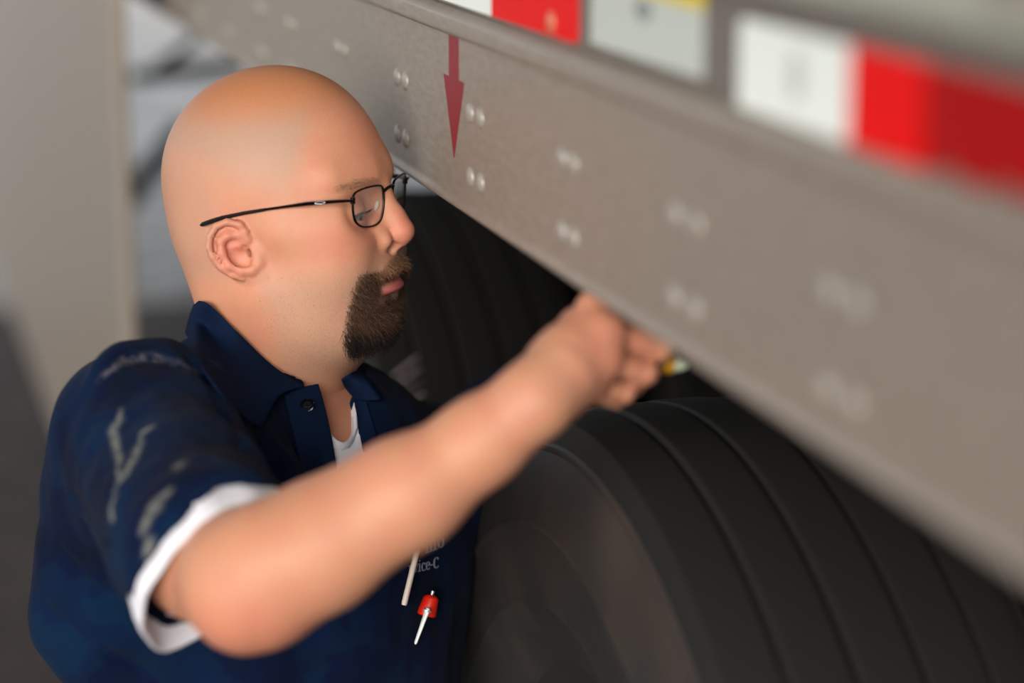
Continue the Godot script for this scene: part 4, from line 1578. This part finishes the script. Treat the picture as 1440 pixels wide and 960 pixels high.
	for k in seg:
		for j in 7:
			var a := k * 7 + j
			var b := k * 7 + (j + 1) % 7
			var c := ((k + 1) % seg) * 7 + (j + 1) % 7
			var d := ((k + 1) % seg) * 7 + j
			cuff.quad(a, b, c, d)
	put("sleeve_end", sharp(cuff.moved(-base), 50.0), wn, under)

func build_trousers(person: Node3D) -> void:
	var P := Field.new()
	P.ell(tp(-0.02, -0.50, 0), Vector3(0.160, 0.12, 0.190), 0.02, 0, torso.basis)
	legs(P, 0.014)
	var dark := mat(Color(0.10, 0.11, 0.16), 0.9)
	put("trousers", P.net(base - Vector3(0.55, 0.0, 0.55), base + Vector3(0.45, 0.66, 0.45), 0.009).moved(-base).mesh(), dark, person)
	for z in [-1, 1]:
		var h := tp(-0.04, -0.52, 0.09 * z)
		var knee := Vector3(h.x + 0.10, 0.075, h.z + 0.10 + 0.03 * z)
		var ankle := knee + Vector3(-0.33, 0.0, -0.28)
		ankle.y = 0.09
		var d := Vector3(-0.76, 0, -0.65)
		var K := Field.new()
		K.cap(ankle + Vector3(0, 0.02, 0), ankle + d * 0.02, 0.05, 0.052, 0.02)
		K.cap(ankle + d * 0.03, ankle + d * 0.05 + Vector3(0, -0.045, 0), 0.048, 0.044, 0.02)
		K.cap(ankle + d * 0.05, ankle + d * 0.07 + Vector3(0, 0.06, 0), 0.046, 0.04, 0.02)
		put("boot", K.net(ankle - Vector3(0.16, 0.088, 0.16), ankle + Vector3(0.14, 0.14, 0.14), 0.006).moved(-base).mesh(), mat(Color(0.09, 0.07, 0.06), 0.6), person)

func build_pocket_things(S: Field) -> void:
	var on := func(px: float, py: float, off: float) -> Vector3:
		var q := S.cast(EYE, ray(px, py), 1.2)
		return q + S.normal(q) * off
	var p0: Vector3 = on.call(577, 788, 0.0045)
	var p1: Vector3 = on.call(562, 849, 0.0045)
	var pen := thing("pen", "plain white pen hanging on the shirt front just below the forearm", "pen", p1)
	var dir := (p0 - p1).normalized()
	put("barrel", sharp(tube([Vector3.ZERO, dir * 0.002, dir * 0.06, dir * 0.062], [0.0020, 0.0024, 0.0024, 0.0020], 14), 60.0), mat(Color(0.86, 0.80, 0.76), 0.4), pen)
	var q0: Vector3 = on.call(598, 850, 0.004)
	q0 += (EYE - q0).normalized() * 0.014
	var q1: Vector3 = on.call(576, 903, 0.006)
	var mk := thing("pocket_gauge", "red capped pocket gauge with a white clip hanging on the shirt", "gauge", q1)
	var a := q0 - q1
	var dd := a.normalized()
	var white := mat(Color(0.88, 0.90, 0.90), 0.3)
	put("clip", sharp(tube([Vector3.ZERO, dd * 0.0015, dd * 0.024, dd * 0.0285, a * 0.93], [0.0010, 0.0018, 0.0028, 0.0032, 0.0022], 12, 0.6), 60.0), white, mk)
	put("collar_ring", sharp(tube([dd * 0.0285, dd * 0.030], [0.0036, 0.0036], 14), 50.0), mat(Color(0.75, 0.8, 0.82), 0.25, 0.5), mk)
	var capd := (at(598, 840, 1.9) - at(591, 866, 1.9)).normalized()
	var cc := a + (EYE - q0).normalized() * -0.011
	put("cap", sharp(tube([cc - capd * 0.0085, cc - capd * 0.0075, cc + capd * 0.006, cc + capd * 0.0085], [0.0072, 0.0080, 0.0064, 0.0040], 20), 50.0), mat(Color(0.80, 0.13, 0.06), 0.3), mk)
	put("knob", sharp(tube([cc + capd * 0.008, cc + capd * 0.012], [0.0014, 0.0016], 10), 50.0), mat(Color(0.7, 0.7, 0.72), 0.3, 0.6), mk)

func build_tool() -> void:
	var c := at(946, 512, 1.625)
	var w := thing("marking_tool", "small black tool with a yellow band held in the man's fist under the rail", "tool", c)
	var d := (at(946, 512, 1.625) - at(855, 500, 1.618)).normalized()
	put("handle", sharp(tube([-d * 0.085, -d * 0.083, -d * 0.012, -d * 0.008], [0.006, 0.0075, 0.0075, 0.0065], 18), 50.0), mat(Color(0.03, 0.03, 0.03), 0.5), w)
	put("band", sharp(tube([-d * 0.008, -d * 0.0075, -d * 0.001, Vector3.ZERO], [0.0060, 0.0068, 0.0068, 0.0060], 18), 50.0), mat(Color(0.80, 0.58, 0.06), 0.4), w)
	put("tip", sharp(tube([Vector3.ZERO, d * 0.001, d * 0.006, d * 0.010], [0.0050, 0.0052, 0.0036, 0.0012], 16), 50.0), mat(Color(0.80, 0.85, 0.74), 0.35), w)
